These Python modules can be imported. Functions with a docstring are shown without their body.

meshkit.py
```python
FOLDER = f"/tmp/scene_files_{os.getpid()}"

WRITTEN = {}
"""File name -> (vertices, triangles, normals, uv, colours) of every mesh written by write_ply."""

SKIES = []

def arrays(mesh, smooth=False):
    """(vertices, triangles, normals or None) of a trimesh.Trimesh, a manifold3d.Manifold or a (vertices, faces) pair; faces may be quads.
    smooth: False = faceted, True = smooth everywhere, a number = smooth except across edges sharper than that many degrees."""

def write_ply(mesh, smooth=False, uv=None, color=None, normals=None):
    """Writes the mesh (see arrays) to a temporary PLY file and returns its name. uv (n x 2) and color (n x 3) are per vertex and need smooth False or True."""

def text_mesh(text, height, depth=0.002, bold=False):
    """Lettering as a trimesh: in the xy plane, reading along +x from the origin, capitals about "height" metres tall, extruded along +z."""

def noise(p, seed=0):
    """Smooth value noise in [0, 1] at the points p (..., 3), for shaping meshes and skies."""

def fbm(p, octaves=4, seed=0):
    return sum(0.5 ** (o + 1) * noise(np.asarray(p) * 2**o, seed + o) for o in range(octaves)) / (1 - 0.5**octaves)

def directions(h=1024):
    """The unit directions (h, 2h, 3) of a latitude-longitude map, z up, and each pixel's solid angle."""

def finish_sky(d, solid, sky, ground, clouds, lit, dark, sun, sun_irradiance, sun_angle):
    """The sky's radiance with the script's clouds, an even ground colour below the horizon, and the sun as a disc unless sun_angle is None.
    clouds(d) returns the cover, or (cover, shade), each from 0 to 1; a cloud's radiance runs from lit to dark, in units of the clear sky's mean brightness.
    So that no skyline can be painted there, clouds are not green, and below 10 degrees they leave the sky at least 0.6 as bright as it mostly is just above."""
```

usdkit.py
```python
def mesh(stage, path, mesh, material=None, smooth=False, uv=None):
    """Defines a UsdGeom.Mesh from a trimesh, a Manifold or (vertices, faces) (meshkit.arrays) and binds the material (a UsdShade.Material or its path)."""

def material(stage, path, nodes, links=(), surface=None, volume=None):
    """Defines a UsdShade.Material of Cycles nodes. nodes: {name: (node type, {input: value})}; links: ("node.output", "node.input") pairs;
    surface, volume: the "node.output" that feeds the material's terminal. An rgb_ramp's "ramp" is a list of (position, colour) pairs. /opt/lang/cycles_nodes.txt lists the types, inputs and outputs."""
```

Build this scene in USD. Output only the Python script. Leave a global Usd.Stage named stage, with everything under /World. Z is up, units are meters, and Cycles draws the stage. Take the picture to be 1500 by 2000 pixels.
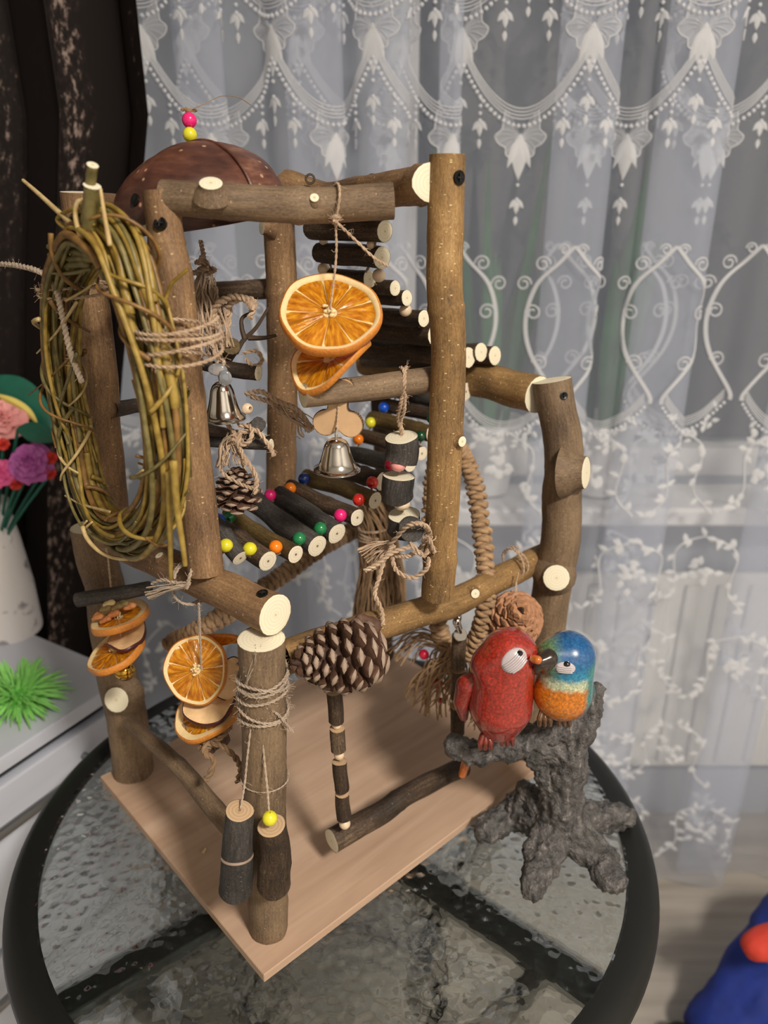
import math, random
import numpy as np, trimesh, manifold3d, usdkit, meshkit
from pxr import Usd, UsdGeom, UsdLux, UsdShade, Gf, Sdf, Vt

stage = Usd.Stage.CreateInMemory()
UsdGeom.SetStageUpAxis(stage, UsdGeom.Tokens.z)
UsdGeom.SetStageMetersPerUnit(stage, 1.0)
world = UsdGeom.Xform.Define(stage, '/World'); stage.SetDefaultPrim(world.GetPrim())
UsdGeom.Scope.Define(stage, '/World/Looks')

# ------------------------------------------------------------------ camera, light, exposure
FPX, PITCH, S = 1524.3, 0.402595, 0.591          # focal length in pixels of a 1500 px wide frame
TABLE_Z, ZB = 0.72, 0.729                        # glass top, top of the plywood board
CAM = np.array([0, 0, ZB + S])
EXPOSURE = 2.2
cam = UsdGeom.Camera.Define(stage, '/World/camera')
cam.AddTranslateOp().Set(Gf.Vec3d(*CAM)); cam.AddRotateXOp().Set(90 - math.degrees(PITCH))
cam.CreateHorizontalApertureAttr(27.0); cam.CreateVerticalApertureAttr(36.0)
cam.CreateFocalLengthAttr(27.0 * FPX / 1500); cam.CreateClippingRangeAttr(Gf.Vec2f(0.02, 100))
cam.CreateFStopAttr(5.0); cam.CreateFocusDistanceAttr(0.60); cam.CreateExposureAttr(EXPOSURE)

LAMP_POS, LAMP_R, LAMP_W = (0.75, -0.75, 2.40), 0.17, 44.0
dl = UsdLux.DiskLight.Define(stage, '/World/ceiling_lamp_light')
dl.AddTranslateOp().Set(Gf.Vec3d(*LAMP_POS)); dl.CreateRadiusAttr(LAMP_R); dl.CreateIntensityAttr(LAMP_W)
dl.CreateColorAttr(Gf.Vec3f(1.0, 0.92, 0.81))
dome = UsdLux.DomeLight.Define(stage, '/World/night_sky'); dome.CreateIntensityAttr(0.002); dome.CreateColorAttr(Gf.Vec3f(0.45, 0.55, 0.75))

# ------------------------------------------------------------------ helpers: naming and prims
used = {}
def numbered(parent, name):
    k = (parent, name); n = used.get(k, 0); used[k] = n + 1
    return name if n == 0 else '%s_%03d' % (name, n)
def setd(prim, **kw):
    for k, v in kw.items():
        if v: prim.SetCustomDataByKey(k, v)
class Thing:
    def __init__(self, name, label, cat, loc=(0, 0, 0), group=None, kind=None):
        self.path = '/World/' + numbered('/World', name); self.loc = np.asarray(loc, float)
        x = UsdGeom.Xform.Define(stage, self.path); x.AddTranslateOp().Set(Gf.Vec3d(*map(float, self.loc)))
        self.prim = x.GetPrim(); setd(self.prim, label=label, category=cat, group=group, kind=kind)
    def part(self, name, m, mat, parent=None, label=None, smooth=40, bk=None, col=None, kind=None):
        base = parent or self.path
        path = base + '/' + numbered(base, name)
        put(path, m, mat, self.loc, smooth, bk, col)
        setd(stage.GetPrimAtPath(path), label=label, kind=kind)
        return path
def put(path, m, mat, loc=(0, 0, 0), smooth=40, bk=None, col=None):
    if hasattr(m, 'to_mesh'):
        q = m.to_mesh(); m = (np.array(q.vert_properties[:, :3], float), np.array(q.tri_verts))
    elif isinstance(m, trimesh.Trimesh): m = (m.vertices, m.faces)
    if len(m) == 3: bk = m[2]; 
    v = np.asarray(m[0], float) - np.asarray(loc); f = np.asarray(m[1])
    if bk is not None or col is not None: smooth = True if smooth else False
    g = usdkit.mesh(stage, path, (v, f), M[mat], smooth=smooth)
    if bk is not None:
        UsdGeom.PrimvarsAPI(g).CreatePrimvar('bk', Sdf.ValueTypeNames.Float3Array, 'vertex').Set(Vt.Vec3fArray.FromNumpy(np.asarray(bk, np.float32)))
    if col is not None:
        UsdGeom.PrimvarsAPI(g).CreatePrimvar('paint', Sdf.ValueTypeNames.Color3fArray, 'vertex').Set(Vt.Vec3fArray.FromNumpy(np.asarray(col, np.float32)))
    return g
def struct(name, m, mat, smooth=False, label=None, parent=None):
    path = (parent or '/World') + '/' + numbered(parent or '/World', name)
    put(path, m, mat, smooth=smooth)
    if parent is None: setd(stage.GetPrimAtPath(path), kind='structure', label=label)
    return path
def single(name, m, mat, label, cat, loc=None, group=None, kind=None, smooth=40):
    path = '/World/' + numbered('/World', name); v = m.vertices if isinstance(m, trimesh.Trimesh) else m[0]
    put(path, m, mat, smooth=smooth); setd(stage.GetPrimAtPath(path), label=label, category=cat, group=group, kind=kind)
    return path

# ------------------------------------------------------------------ helpers: survey of the place
# the table-top frame: F is the board's near corner, eu runs along its right-hand edge, ev along its left-hand edge
TH = 0.739433
c_, s_ = math.cos(PITCH), math.sin(PITCH)
R_ = np.array([1, 0, 0.]); U_ = np.array([0, s_, c_]); W_ = np.array([0, c_, -s_])
F0 = np.array([-0.164323528 * S, 0.732972 * S, ZB])
eu = np.array([math.cos(TH), math.sin(TH), 0]); ev = np.array([-math.sin(TH), math.cos(TH), 0])
BA, BB = 0.4002, 0.3096
def sight(x, y): return (x - 750) / FPX * R_ - (y - 1000) / FPX * U_ + W_
def P(x, y, u=None, v=None, z=None, d=None, Y=None):
    """where the sight line through a measured point meets a plane of the place (u, v: planes of the frame, z: height over board, Y: distance to the window wall, d: depth)"""
    r = sight(x, y)
    if d is not None: return CAM + r * d
    if z is not None: return CAM + r * ((ZB + z - CAM[2]) / r[2])
    if Y is not None: return CAM + r * (Y / r[1])
    n, k = (eu, u) if u is not None else (ev, v)
    return CAM + r * ((k - (CAM - F0) @ n) / (r @ n))
def L(u, v, z): return F0 + u * eu + v * ev + np.array([0, 0, z])
def dep(q): return float((np.asarray(q) - CAM) @ W_)
def pxl(n, d): return n * d / FPX                # size in metres of n photo pixels at depth d
def plumb(q, y):
    """the point straight below or above q that is seen at row y"""
    k = (1000 - y) / FPX; a = np.asarray(q) - CAM
    # (a.U + t c) = k (a.W - t s)
    t = (k * (a @ W_) - a @ U_) / (c_ + k * s_)
    return np.asarray(q) + np.array([0, 0, t])
CAMDIR = -W_

# ------------------------------------------------------------------ helpers: meshes
def unit(a): a = np.asarray(a, float); return a / max(np.linalg.norm(a), 1e-12)
def spline(pts, n):
    pts = np.asarray(pts, float)
    if len(pts) == 2: return pts[0] + (pts[1] - pts[0]) * np.linspace(0, 1, n)[:, None]
    p = np.vstack([2 * pts[0] - pts[1], pts, 2 * pts[-1] - pts[-2]])
    t = np.linspace(0, len(pts) - 1, n); i = np.minimum(t.astype(int), len(pts) - 2); f = (t - i)[:, None]
    a, b, c, d = p[i], p[i + 1], p[i + 2], p[i + 3]
    return .5 * (2 * b + (c - a) * f + (2 * a - 5 * b + 4 * c - d) * f ** 2 + (3 * b - a - 3 * c + d) * f ** 3)
def frames(path, closed=False):
    t = np.gradient(path, axis=0)
    if closed: t = np.roll(path, -1, 0) - np.roll(path, 1, 0)
    t /= np.maximum(np.linalg.norm(t, axis=1), 1e-12)[:, None]
    ref = np.array([0, 0, 1.]) if abs(t[0, 2]) < .8 else np.array([0, -1., 0])
    nrm = np.empty_like(t); n = unit(ref - (ref @ t[0]) * t[0])
    for i in range(len(t)):
        n = unit(n - (n @ t[i]) * t[i]); nrm[i] = n
    return t, nrm, np.cross(t, nrm)
def tube(path, r, n=8, closed=False, caps=True, rfun=None, ofs=0.0):
    """a tube along a path; returns vertices, faces and bark coordinates"""
    path = np.asarray(path, float); m = len(path); r = np.broadcast_to(r, (m,)).astype(float)
    t, a, b = frames(path, closed)
    th = np.linspace(0, 2 * np.pi, n, endpoint=False)
    rr = r[:, None] * np.ones(n)
    al = np.r_[0, np.cumsum(np.linalg.norm(np.diff(path, axis=0), axis=1))]
    if rfun is not None: rr = rr * rfun(th[None, :], al[:, None] / max(al[-1], 1e-9), al[:, None])
    v = path[:, None] + rr[..., None] * (np.cos(th)[None, :, None] * a[:, None] + np.sin(th)[None, :, None] * b[:, None])
    bk = np.stack([np.cos(th)[None] * r[:, None], np.sin(th)[None] * r[:, None], np.broadcast_to(al[:, None], (m, n))], -1) + ofs
    i, j = np.meshgrid(np.arange(m if closed else m - 1), np.arange(n), indexing='ij'); i2 = (i + 1) % m; j2 = (j + 1) % n
    f = np.stack([i * n + j, i * n + j2, i2 * n + j2, i2 * n + j], -1).reshape(-1, 4)
    f = np.vstack([f[:, [0, 1, 2]], f[:, [0, 2, 3]]])
    v = v.reshape(-1, 3); bk = bk.reshape(-1, 3)
    if caps and not closed:
        k = len(v); v = np.vstack([v, path[0], path[-1]]); bk = np.vstack([bk, [0, 0, 0], [0, 0, al[-1]]])
        jj = np.arange(n); e = (m - 1) * n
        f = np.vstack([f, np.stack([np.full(n, k), (jj + 1) % n, jj], -1), np.stack([np.full(n, k + 1), e + jj, e + (jj + 1) % n], -1)])
    return v, f, bk
def tri(m):
    return m if isinstance(m, trimesh.Trimesh) else trimesh.Trimesh(np.asarray(m[0]), np.asarray(m[1]), process=False)
def cast(m, o, d):
    """nearest hit of rays on a mesh (Moeller-Trumbore on all faces): points, normals"""
    m = tri(m); V = np.asarray(m.vertices); Fc = np.asarray(m.faces); a = V[Fc[:, 0]]; e1 = V[Fc[:, 1]] - a; e2 = V[Fc[:, 2]] - a; out, nr = [], []
    for oo, dd in zip(np.atleast_2d(o), np.atleast_2d(d)):
        h = np.cross(dd, e2); det = np.einsum('ij,ij->i', e1, h); ok = np.abs(det) > 1e-16; inv = np.where(ok, 1 / np.where(ok, det, 1), 0); s = oo - a
        u = np.einsum('ij,ij->i', s, h) * inv; q = np.cross(s, e1); v = q @ dd * inv; t = np.einsum('ij,ij->i', e2, q) * inv
        g = ok & (u >= -1e-6) & (v >= -1e-6) & (u + v <= 1 + 1e-6) & (t > 1e-5)
        if not g.any(): out.append(None); nr.append(None); continue
        i = np.where(g)[0][np.argmin(t[g])]; n = unit(np.cross(e1[i], e2[i])); out.append(oo + dd * t[i]); nr.append(n if n @ dd < 0 else -n)
    return out, nr
def seen(m, x, y):
    p, n = cast(m, CAM, sight(x, y)); return p[0], n[0]
def join(*ms):
    ms = [m for m in ms if m is not None]; vs, fs, bs, k = [], [], [], 0
    for m in ms:
        if isinstance(m, trimesh.Trimesh): m = (m.vertices, m.faces)
        vs.append(np.asarray(m[0])); fs.append(np.asarray(m[1]) + k); k += len(m[0])
        bs.append(np.asarray(m[2]) if len(m) > 2 else np.asarray(m[0]))
    return np.vstack(vs), np.vstack(fs), np.vstack(bs)
def vf(m): return (m[0], m[1])
def basis(n, up=(0, 0, 1)):
    n = unit(n); up = np.asarray(up, float)
    if abs(n @ unit(up)) > .98: up = np.array([0, 1., 0])
    x = unit(np.cross(up, n)); return np.stack([x, np.cross(n, x), n])      # rows: x, y, n
def place(v, at, n, up=(0, 0, 1), roll=0.0):
    B = basis(n, up); x, y = B[0], B[1]
    X = math.cos(roll) * x + math.sin(roll) * y; Y = -math.sin(roll) * x + math.cos(roll) * y
    return np.asarray(at) + np.asarray(v) @ np.stack([X, Y, B[2]])
def ball(c, r, sub=2, sc=(1, 1, 1)):
    m = trimesh.creation.icosphere(subdivisions=sub, radius=1.0)
    return (m.vertices * np.asarray(sc) * r + np.asarray(c), m.faces)
def bead_mesh(c, r, ax=(0, 0, 1), hole=.28, n=16, sq=1.0):
    """a drilled bead: lathe of a circle cut off by its hole"""
    a0 = math.asin(hole); a = np.linspace(a0, math.pi - a0, 11)
    prof = np.stack([np.sin(a) * r, np.cos(a) * r * sq], -1)
    return lathe(np.vstack([prof, [[hole * r * .98, -math.cos(a0) * r * .6]], [[hole * r * .98, math.cos(a0) * r * .6]], prof[:1]]), c, ax, n)
def lathe(prof, at, ax=(0, 0, 1), n=24):
    prof = np.asarray(prof, float); m = len(prof); th = np.linspace(0, 2 * np.pi, n, endpoint=False)
    v = np.stack([prof[:, None, 0] * np.cos(th), prof[:, None, 0] * np.sin(th), np.broadcast_to(prof[:, None, 1], (m, n))], -1).reshape(-1, 3)
    i, j = np.meshgrid(np.arange(m - 1), np.arange(n), indexing='ij'); j2 = (j + 1) % n
    f = np.stack([i * n + j, (i + 1) * n + j, (i + 1) * n + j2, i * n + j2], -1).reshape(-1, 4)
    return place(v, at, ax), np.vstack([f[:, [0, 1, 2]], f[:, [0, 2, 3]]])
def box(c, s, rot=None, bev=0.0):
    if bev:
        h = np.asarray(s) / 2 - bev
        m = manifold3d.Manifold.hull_points(np.array([np.array([sx, sy, sz]) * h + o for sx in (-1, 1) for sy in (-1, 1) for sz in (-1, 1) for o in np.array([[sx, 0, 0], [0, sy, 0], [0, 0, sz], [sx * .58, sy * .58, sz * .58]]) * bev])).to_mesh()
        v, f = np.array(m.vert_properties[:, :3], float), np.array(m.tri_verts)
    else:
        m = trimesh.creation.box(extents=s); v, f = m.vertices, m.faces
    if rot is not None: v = v @ np.array([[math.cos(rot), math.sin(rot), 0], [-math.sin(rot), math.cos(rot), 0], [0, 0, 1]])
    return v + np.asarray(c), f
def disc_cap(path_end, t, ring, r, seed, bulge=.02):
    """a sawn face closing a ring of points; bark coordinates carry the growth rings"""
    n = len(ring); c = ring.mean(0); vs = [c + t * r * bulge]; bk = [[0, 0, seed]]
    fs = []
    for k, q in enumerate((.33, .66, .93, 1.0)):
        vs += list(c + (ring - c) * q + t * r * bulge * (1 - q * q) - (t * r * .03 if q == 1 else 0)); 
        rel = (ring - c) * q; bk += [[*(np.linalg.norm(x) * np.array([math.cos(a), math.sin(a)])), seed] for x, a in zip(rel, np.linspace(0, 6.283, n, endpoint=False))]
    for j in range(n):
        j2 = (j + 1) % n; fs.append([0, 1 + j, 1 + j2])
        for k in range(3):
            a = 1 + k * n; b = a + n; fs += [[a + j, b + j, b + j2], [a + j, b + j2, a + j2]]
    return np.array(vs), np.array(fs), np.array(bk)
rng = np.random.default_rng(7)
SEED = [1]; LOGM = {}
def log_mesh(pts, r0, r1=None, n=18, step=.006, nodes=(), wob=.05, stubs=(), bend=0.0, flare=None, pst=()):
    """a cut branch: bark mesh and its sawn faces. stubs: (fraction, direction, radius, length); nodes: (fraction, height)"""
    SEED[0] += 1; sd = SEED[0]; r1 = r1 or r0
    pts = np.asarray(pts, float); ln = np.linalg.norm(np.diff(pts, axis=0), axis=1).sum()
    m = max(8, int(ln / step)); path = spline(pts, m)
    ta = unit(path[-1] - path[0]); nb = basis(ta)
    w = np.linspace(0, 1, m)
    for k in (0, 1):
        off = (meshkit.noise(np.stack([w * ln * 18, w * 0 + sd * 3.7, w * 0 + k * 9.1], -1)) - .5) * np.sin(w * np.pi) * r0 * wob * 6
        path = path + off[:, None] * nb[k]
    r = r0 + (r1 - r0) * w
    for fr, h in nodes: r = r * (1 + h * np.exp(-((w - fr) * ln / .004) ** 2))
    if flare: r = r * (1 + flare * np.exp(-w * ln / .02))
    def rf(th, tt, al):
        q = np.stack(np.broadcast_arrays(np.cos(th) * 1.3 + sd, np.sin(th) * 1.3, al * 35 + sd), -1)
        q2 = np.stack(np.broadcast_arrays(np.cos(th) * 4 + sd, np.sin(th) * 4, al * 160), -1)
        return 1 + wob * 2.4 * (meshkit.noise(q) - .5) + .035 * (meshkit.noise(q2, 5) - .5)
    bark = tube(path, r, n, caps=False, rfun=rf, ofs=sd * .37)
    ring0, ring1 = bark[0][:n][::-1], bark[0][-n:]
    t = frames(path)[0]
    caps = [disc_cap(path[0], -t[0], ring0, r0, sd), disc_cap(path[-1], t[-1], ring1, r1, sd + .5)]
    base = bark
    for px_, py_, sr, sl, dr in pst:                             # a sawn-off side shoot where it is seen
        q, nq = seen(base, px_, py_)
        if q is None: continue
        dr = unit(dr if dr is not None else nq); sp = q + dr * np.array([-.7 * sr, -.15 * sr, .1 * sr, sl * .6, sl])[:, None]
        sb = tube(sp, np.array([1.7, 1.45, 1.18, 1.03, 1.0]) * sr, 16, caps=False, ofs=sd * .37)
        caps.append(disc_cap(sp[-1], dr, sb[0][-16:], sr, sd + .2)); bark = join(bark, sb)
    return bark, caps
def add_log(T, name, pts, r0, r1=None, mat='bark', capmat='cut_wood', show=None, parent=None, label=None, **kw):
    bark, caps = log_mesh(pts, r0, r1, **kw)
    p = T.part(name, bark, mat, parent=parent, label=label, smooth=True); LOGM[p] = bark
    if parent: return p
    for k, c in enumerate(caps):
        if show is None or k in show: T.part('cut_face', c, capmat, parent=p, smooth=True)
    return p
def twine(pts, r=.0012, strands=2, pitch=.008, step=.0012, fuzz=0, seed=0, closed=False):
    """twisted cord along a path with loose fibres"""
    pts = np.asarray(pts, float); ln = np.linalg.norm(np.diff(pts, axis=0), axis=1).sum(); m = max(6, int(ln / step))
    path = spline(pts, m); t, a, b = frames(path); al = np.linspace(0, ln, m); out = []
    for k in range(strands):
        ph = al / pitch * 2 * np.pi + k * 2 * np.pi / strands
        q = path + (np.cos(ph)[:, None] * a + np.sin(ph)[:, None] * b) * r * .52
        out.append(tube(q, r * .62, 5))
    g = np.random.default_rng(seed + 11)
    for k in range(int(fuzz * ln * 1000)):
        i = g.integers(1, m - 1); d0 = unit(g.normal(size=3)); d1 = unit(d0 + t[i] * g.normal() + g.normal(size=3) * .6)
        le = g.uniform(.002, .007); q = path[i]
        out.append(tube(np.array([q, q + d0 * le * .5, q + d0 * le * .6 + d1 * le * .5]), .00011, 3, caps=False))
    return join(*out)
def knot(c, r, seed=0, cr=.0013):
    """a tight tangle of twine"""
    g = np.random.default_rng(seed); d = g.normal(size=(13, 3)); d /= np.linalg.norm(d, axis=1)[:, None]
    return twine(np.asarray(c) + d * r * g.uniform(.55, 1, (13, 1)), cr, fuzz=1.0, seed=seed)
def coil(path, R, r, turns, strands=1, step=26, seed=0):
    """cord wound tightly around a core along a path"""
    path = np.asarray(path); m = int(turns * step); p = spline(path, m); t, a, b = frames(p); ph = np.linspace(0, turns * 2 * np.pi, m)
    g = np.random.default_rng(seed); wob = np.interp(np.linspace(0, turns, m), np.arange(turns + 1), g.normal(0, .07, turns + 1))
    return p + (np.cos(ph)[:, None] * a + np.sin(ph)[:, None] * b) * (R * (1 + wob))[:, None]
def wraps(c, ax, R, r, turns, pitch, seed=0, tilt=.15, fuzz=.4):
    """twine wound around a post"""
    B = basis(ax); n = int(turns * 22); ph = np.linspace(0, turns * 2 * np.pi, n); g = np.random.default_rng(seed)
    z = (ph / (2 * np.pi) - turns / 2) * pitch + tilt * R * np.sin(ph + g.uniform(0, 6)) * np.sin(ph * .31 + g.uniform(0, 6))
    q = np.asarray(c) + R * (np.cos(ph)[:, None] * B[0] + np.sin(ph)[:, None] * B[1]) + z[:, None] * B[2]
    return twine(q, r, fuzz=fuzz, seed=seed)
def sph(c, r, n=16):
    return manifold3d.Manifold.sphere(r, n).translate(tuple(map(float, c)))
def bones(js, links, n=18):
    """one body: hulls of the spheres at both ends of every bone, joined"""
    ms = [manifold3d.Manifold.batch_hull([sph(js[a][0], js[a][1], n), sph(js[b][0], js[b][1], n)]) for a, b in links]
    return manifold3d.Manifold.batch_boolean(ms, manifold3d.OpType.Add)
def smoothed(man, edge, it=12):
    q = man.refine_to_length(edge).to_mesh(); t = trimesh.Trimesh(np.array(q.vert_properties[:, :3], float), np.array(q.tri_verts), process=True)
    trimesh.smoothing.filter_taubin(t, lamb=.5, nu=.52, iterations=it); return t
def rough(t, amp, freq, seed=0, oct=3, stretch=(1, 1, 1)):
    n = t.vertex_normals; h = meshkit.fbm(t.vertices * freq * np.asarray(stretch), oct, seed) - .5
    t.vertices = t.vertices + n * (h * 2 * amp)[:, None]; return t

# ------------------------------------------------------------------ materials
def lin(r, g, b):
    return tuple((x / 255 / 12.92 if x / 255 <= .04045 else ((x / 255 + .055) / 1.055) ** 2.4) for x in (r, g, b))
M = {}
def mat(name, nodes, links=(), surface='p.BSDF'):
    M[name] = usdkit.material(stage, '/World/Looks/' + name, nodes, links, surface=surface); return M[name]
def plain(name, rgb, rough=.5, metal=0.0, spec=.5, coat=0.0, var=0.0, scale=60, bump=0.0, sub=0.0, **kw):
    c = lin(*rgb); nodes = {'p': ('principled_bsdf', dict(base_color=c, roughness=rough, metallic=metal, specular_ior_level=spec, coat_weight=coat, subsurface_weight=sub, **kw))}; links = []
    if var or bump:
        nodes['g'] = ('geometry', {}); nodes['n'] = ('noise_texture', dict(scale=scale, detail=5, roughness=.6)); links += [('g.position', 'n.vector')]
    if var:
        nodes['r'] = ('rgb_ramp', dict(ramp=[(.28, tuple(x * (1 - var) for x in c)), (.72, tuple(min(1, x * (1 + var)) for x in c))])); links += [('n.fac', 'r.fac'), ('r.color', 'p.base_color')]
    if bump:
        nodes['b'] = ('bump', dict(strength=1.0, distance=bump)); links += [('n.fac', 'b.height'), ('b.normal', 'p.normal')]
    return mat(name, nodes, links)
def bark_mat(name, cols, spot=None, spots=1.0, rough=.66, streak=40, bumpd=.0007):
    """bark along the branch: streaks, patches, fine grain, pale pores. 'bk' holds coordinates around and along the branch"""
    n = {'a': ('attribute', {'attribute': 'bk'}),
         'm1': ('mapping', {'scale': (420, 420, streak)}), 'm2': ('mapping', {'scale': (30, 30, 18)}), 'm3': ('mapping', {'scale': (190, 190, 380)}), 'm4': ('mapping', {'scale': (1100, 1100, 420)}),
         'n1': ('noise_texture', {'scale': 1.0, 'detail': 6, 'roughness': .7}), 'n2': ('noise_texture', {'scale': 1.0, 'detail': 4}), 'n4': ('noise_texture', {'scale': 1.0, 'detail': 3}),
         'mx': ('mix_float', {'fac': .55}), 'mx2': ('mix_float', {'fac': .28}),
         'r': ('rgb_ramp', {'ramp': [(.37, lin(*cols[0])), (.465, lin(*cols[1])), (.54, lin(*cols[2])), (.63, lin(*cols[3]))]}),
         'b': ('bump', {'strength': .8, 'distance': bumpd}), 'p': ('principled_bsdf', {'roughness': rough, 'specular_ior_level': .3})}
    l = [('a.vector', 'm1.vector'), ('a.vector', 'm2.vector'), ('a.vector', 'm3.vector'), ('a.vector', 'm4.vector'), ('m1.vector', 'n1.vector'), ('m2.vector', 'n2.vector'), ('m4.vector', 'n4.vector'),
         ('n1.fac', 'mx.a'), ('n2.fac', 'mx.b'), ('mx.result', 'mx2.a'), ('n4.fac', 'mx2.b'), ('mx2.result', 'r.fac'), ('mx2.result', 'b.height'), ('b.normal', 'p.normal')]
    if spot:
        n['v'] = ('voronoi_texture', {'scale': 1.0, 'randomness': 1.0}); n['sc'] = ('separate_color', {})
        n['lt'] = ('map_range', {'from_min': .23 * spots, 'from_max': .10 * spots, 'to_min': 0.0, 'to_max': .8, 'clamp': True})
        n['gt'] = ('math', {'math_type': 'greater_than', 'value2': .72}); n['mu'] = ('math', {'math_type': 'multiply'}); n['mc'] = ('mix_color', {'b': lin(*spot)})
        l += [('m3.vector', 'v.vector'), ('v.distance', 'lt.value'), ('v.color', 'sc.color'), ('sc.r', 'gt.value1'), ('lt.result', 'mu.value1'), ('gt.value', 'mu.value2'),
              ('mu.value', 'mc.fac'), ('r.color', 'mc.a'), ('mc.result', 'p.base_color')]
    else: l.append(('r.color', 'p.base_color'))
    return mat(name, n, l)
bark_mat('bark', [(82, 62, 46), (116, 90, 66), (136, 106, 76), (166, 134, 98)], (216, 190, 144))
bark_mat('bark_ochre', [(88, 68, 44), (124, 97, 64), (146, 114, 72), (172, 140, 96)], (226, 204, 150))
bark_mat('bark_grey', [(78, 64, 52), (106, 88, 70), (124, 104, 82), (142, 120, 94)], (176, 152, 120), spots=.8)
bark_mat('bark_dark', [(36, 28, 22), (58, 46, 36), (80, 64, 50), (116, 98, 80)], (130, 112, 92), spots=.8, bumpd=.001)
bark_mat('bark_black', [(40, 38, 37), (58, 55, 53), (76, 72, 69), (98, 93, 88)], (120, 114, 106), spots=.9, bumpd=.0012)
bark_mat('bark_olive', [(52, 42, 26), (78, 62, 36), (98, 80, 46), (116, 98, 62)], (150, 130, 90), spots=.7)
def cut_mat(name, a, b, core):
    mat(name, {'a': ('attribute', {'attribute': 'bk'}), 'm': ('mapping', {'scale': (1, 1, 0)}), 'w': ('wave_texture', {'wave_type': 'rings', 'rings_direction': 'z', 'scale': 120, 'distortion': 4.0, 'detail': 3, 'detail_scale': 90}),
               'ln': ('vector_math', {'math_type': 'length'}), 'cr': ('map_range', {'from_min': .0016, 'from_max': .0006, 'clamp': True}),
               'r': ('rgb_ramp', {'ramp': [(0, lin(*a)), (1, lin(*b))]}), 'mc': ('mix_color', {'b': lin(*core)}), 'p': ('principled_bsdf', {'roughness': .7, 'specular_ior_level': .25})},
        [('a.vector', 'm.vector'), ('m.vector', 'w.vector'), ('m.vector', 'ln.vector1'), ('ln.value', 'cr.value'), ('w.fac', 'r.fac'), ('r.color', 'mc.a'), ('cr.result', 'mc.fac'), ('mc.result', 'p.base_color')])
cut_mat('cut_wood', (222, 212, 186), (232, 224, 200), (206, 186, 146))
cut_mat('cut_pith', (216, 204, 180), (230, 220, 198), (110, 86, 62))
cut_mat('cut_brown', (178, 148, 116), (196, 168, 134), (140, 106, 76))
def fibre_mat(name, c0, c1, scale=900):
    mat(name, {'g': ('geometry', {}), 'n': ('noise_texture', {'scale': scale, 'detail': 3}), 'n2': ('noise_texture', {'scale': 90, 'detail': 2}), 'mx': ('mix_float', {'fac': .5}), 'r': ('rgb_ramp', {'ramp': [(.3, lin(*c0)), (.7, lin(*c1))]}),
               'p': ('principled_bsdf', {'roughness': .8, 'specular_ior_level': .2, 'sheen_weight': .15})},
        [('g.position', 'n.vector'), ('g.position', 'n2.vector'), ('n.fac', 'mx.a'), ('n2.fac', 'mx.b'), ('mx.result', 'r.fac'), ('r.color', 'p.base_color')])
fibre_mat('twine', (150, 122, 98), (206, 182, 156)); fibre_mat('rope', (134, 104, 76), (186, 154, 118)); fibre_mat('jute', (112, 88, 64), (160, 130, 98)); fibre_mat('twine_grey', (146, 128, 112), (190, 172, 152))
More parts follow.
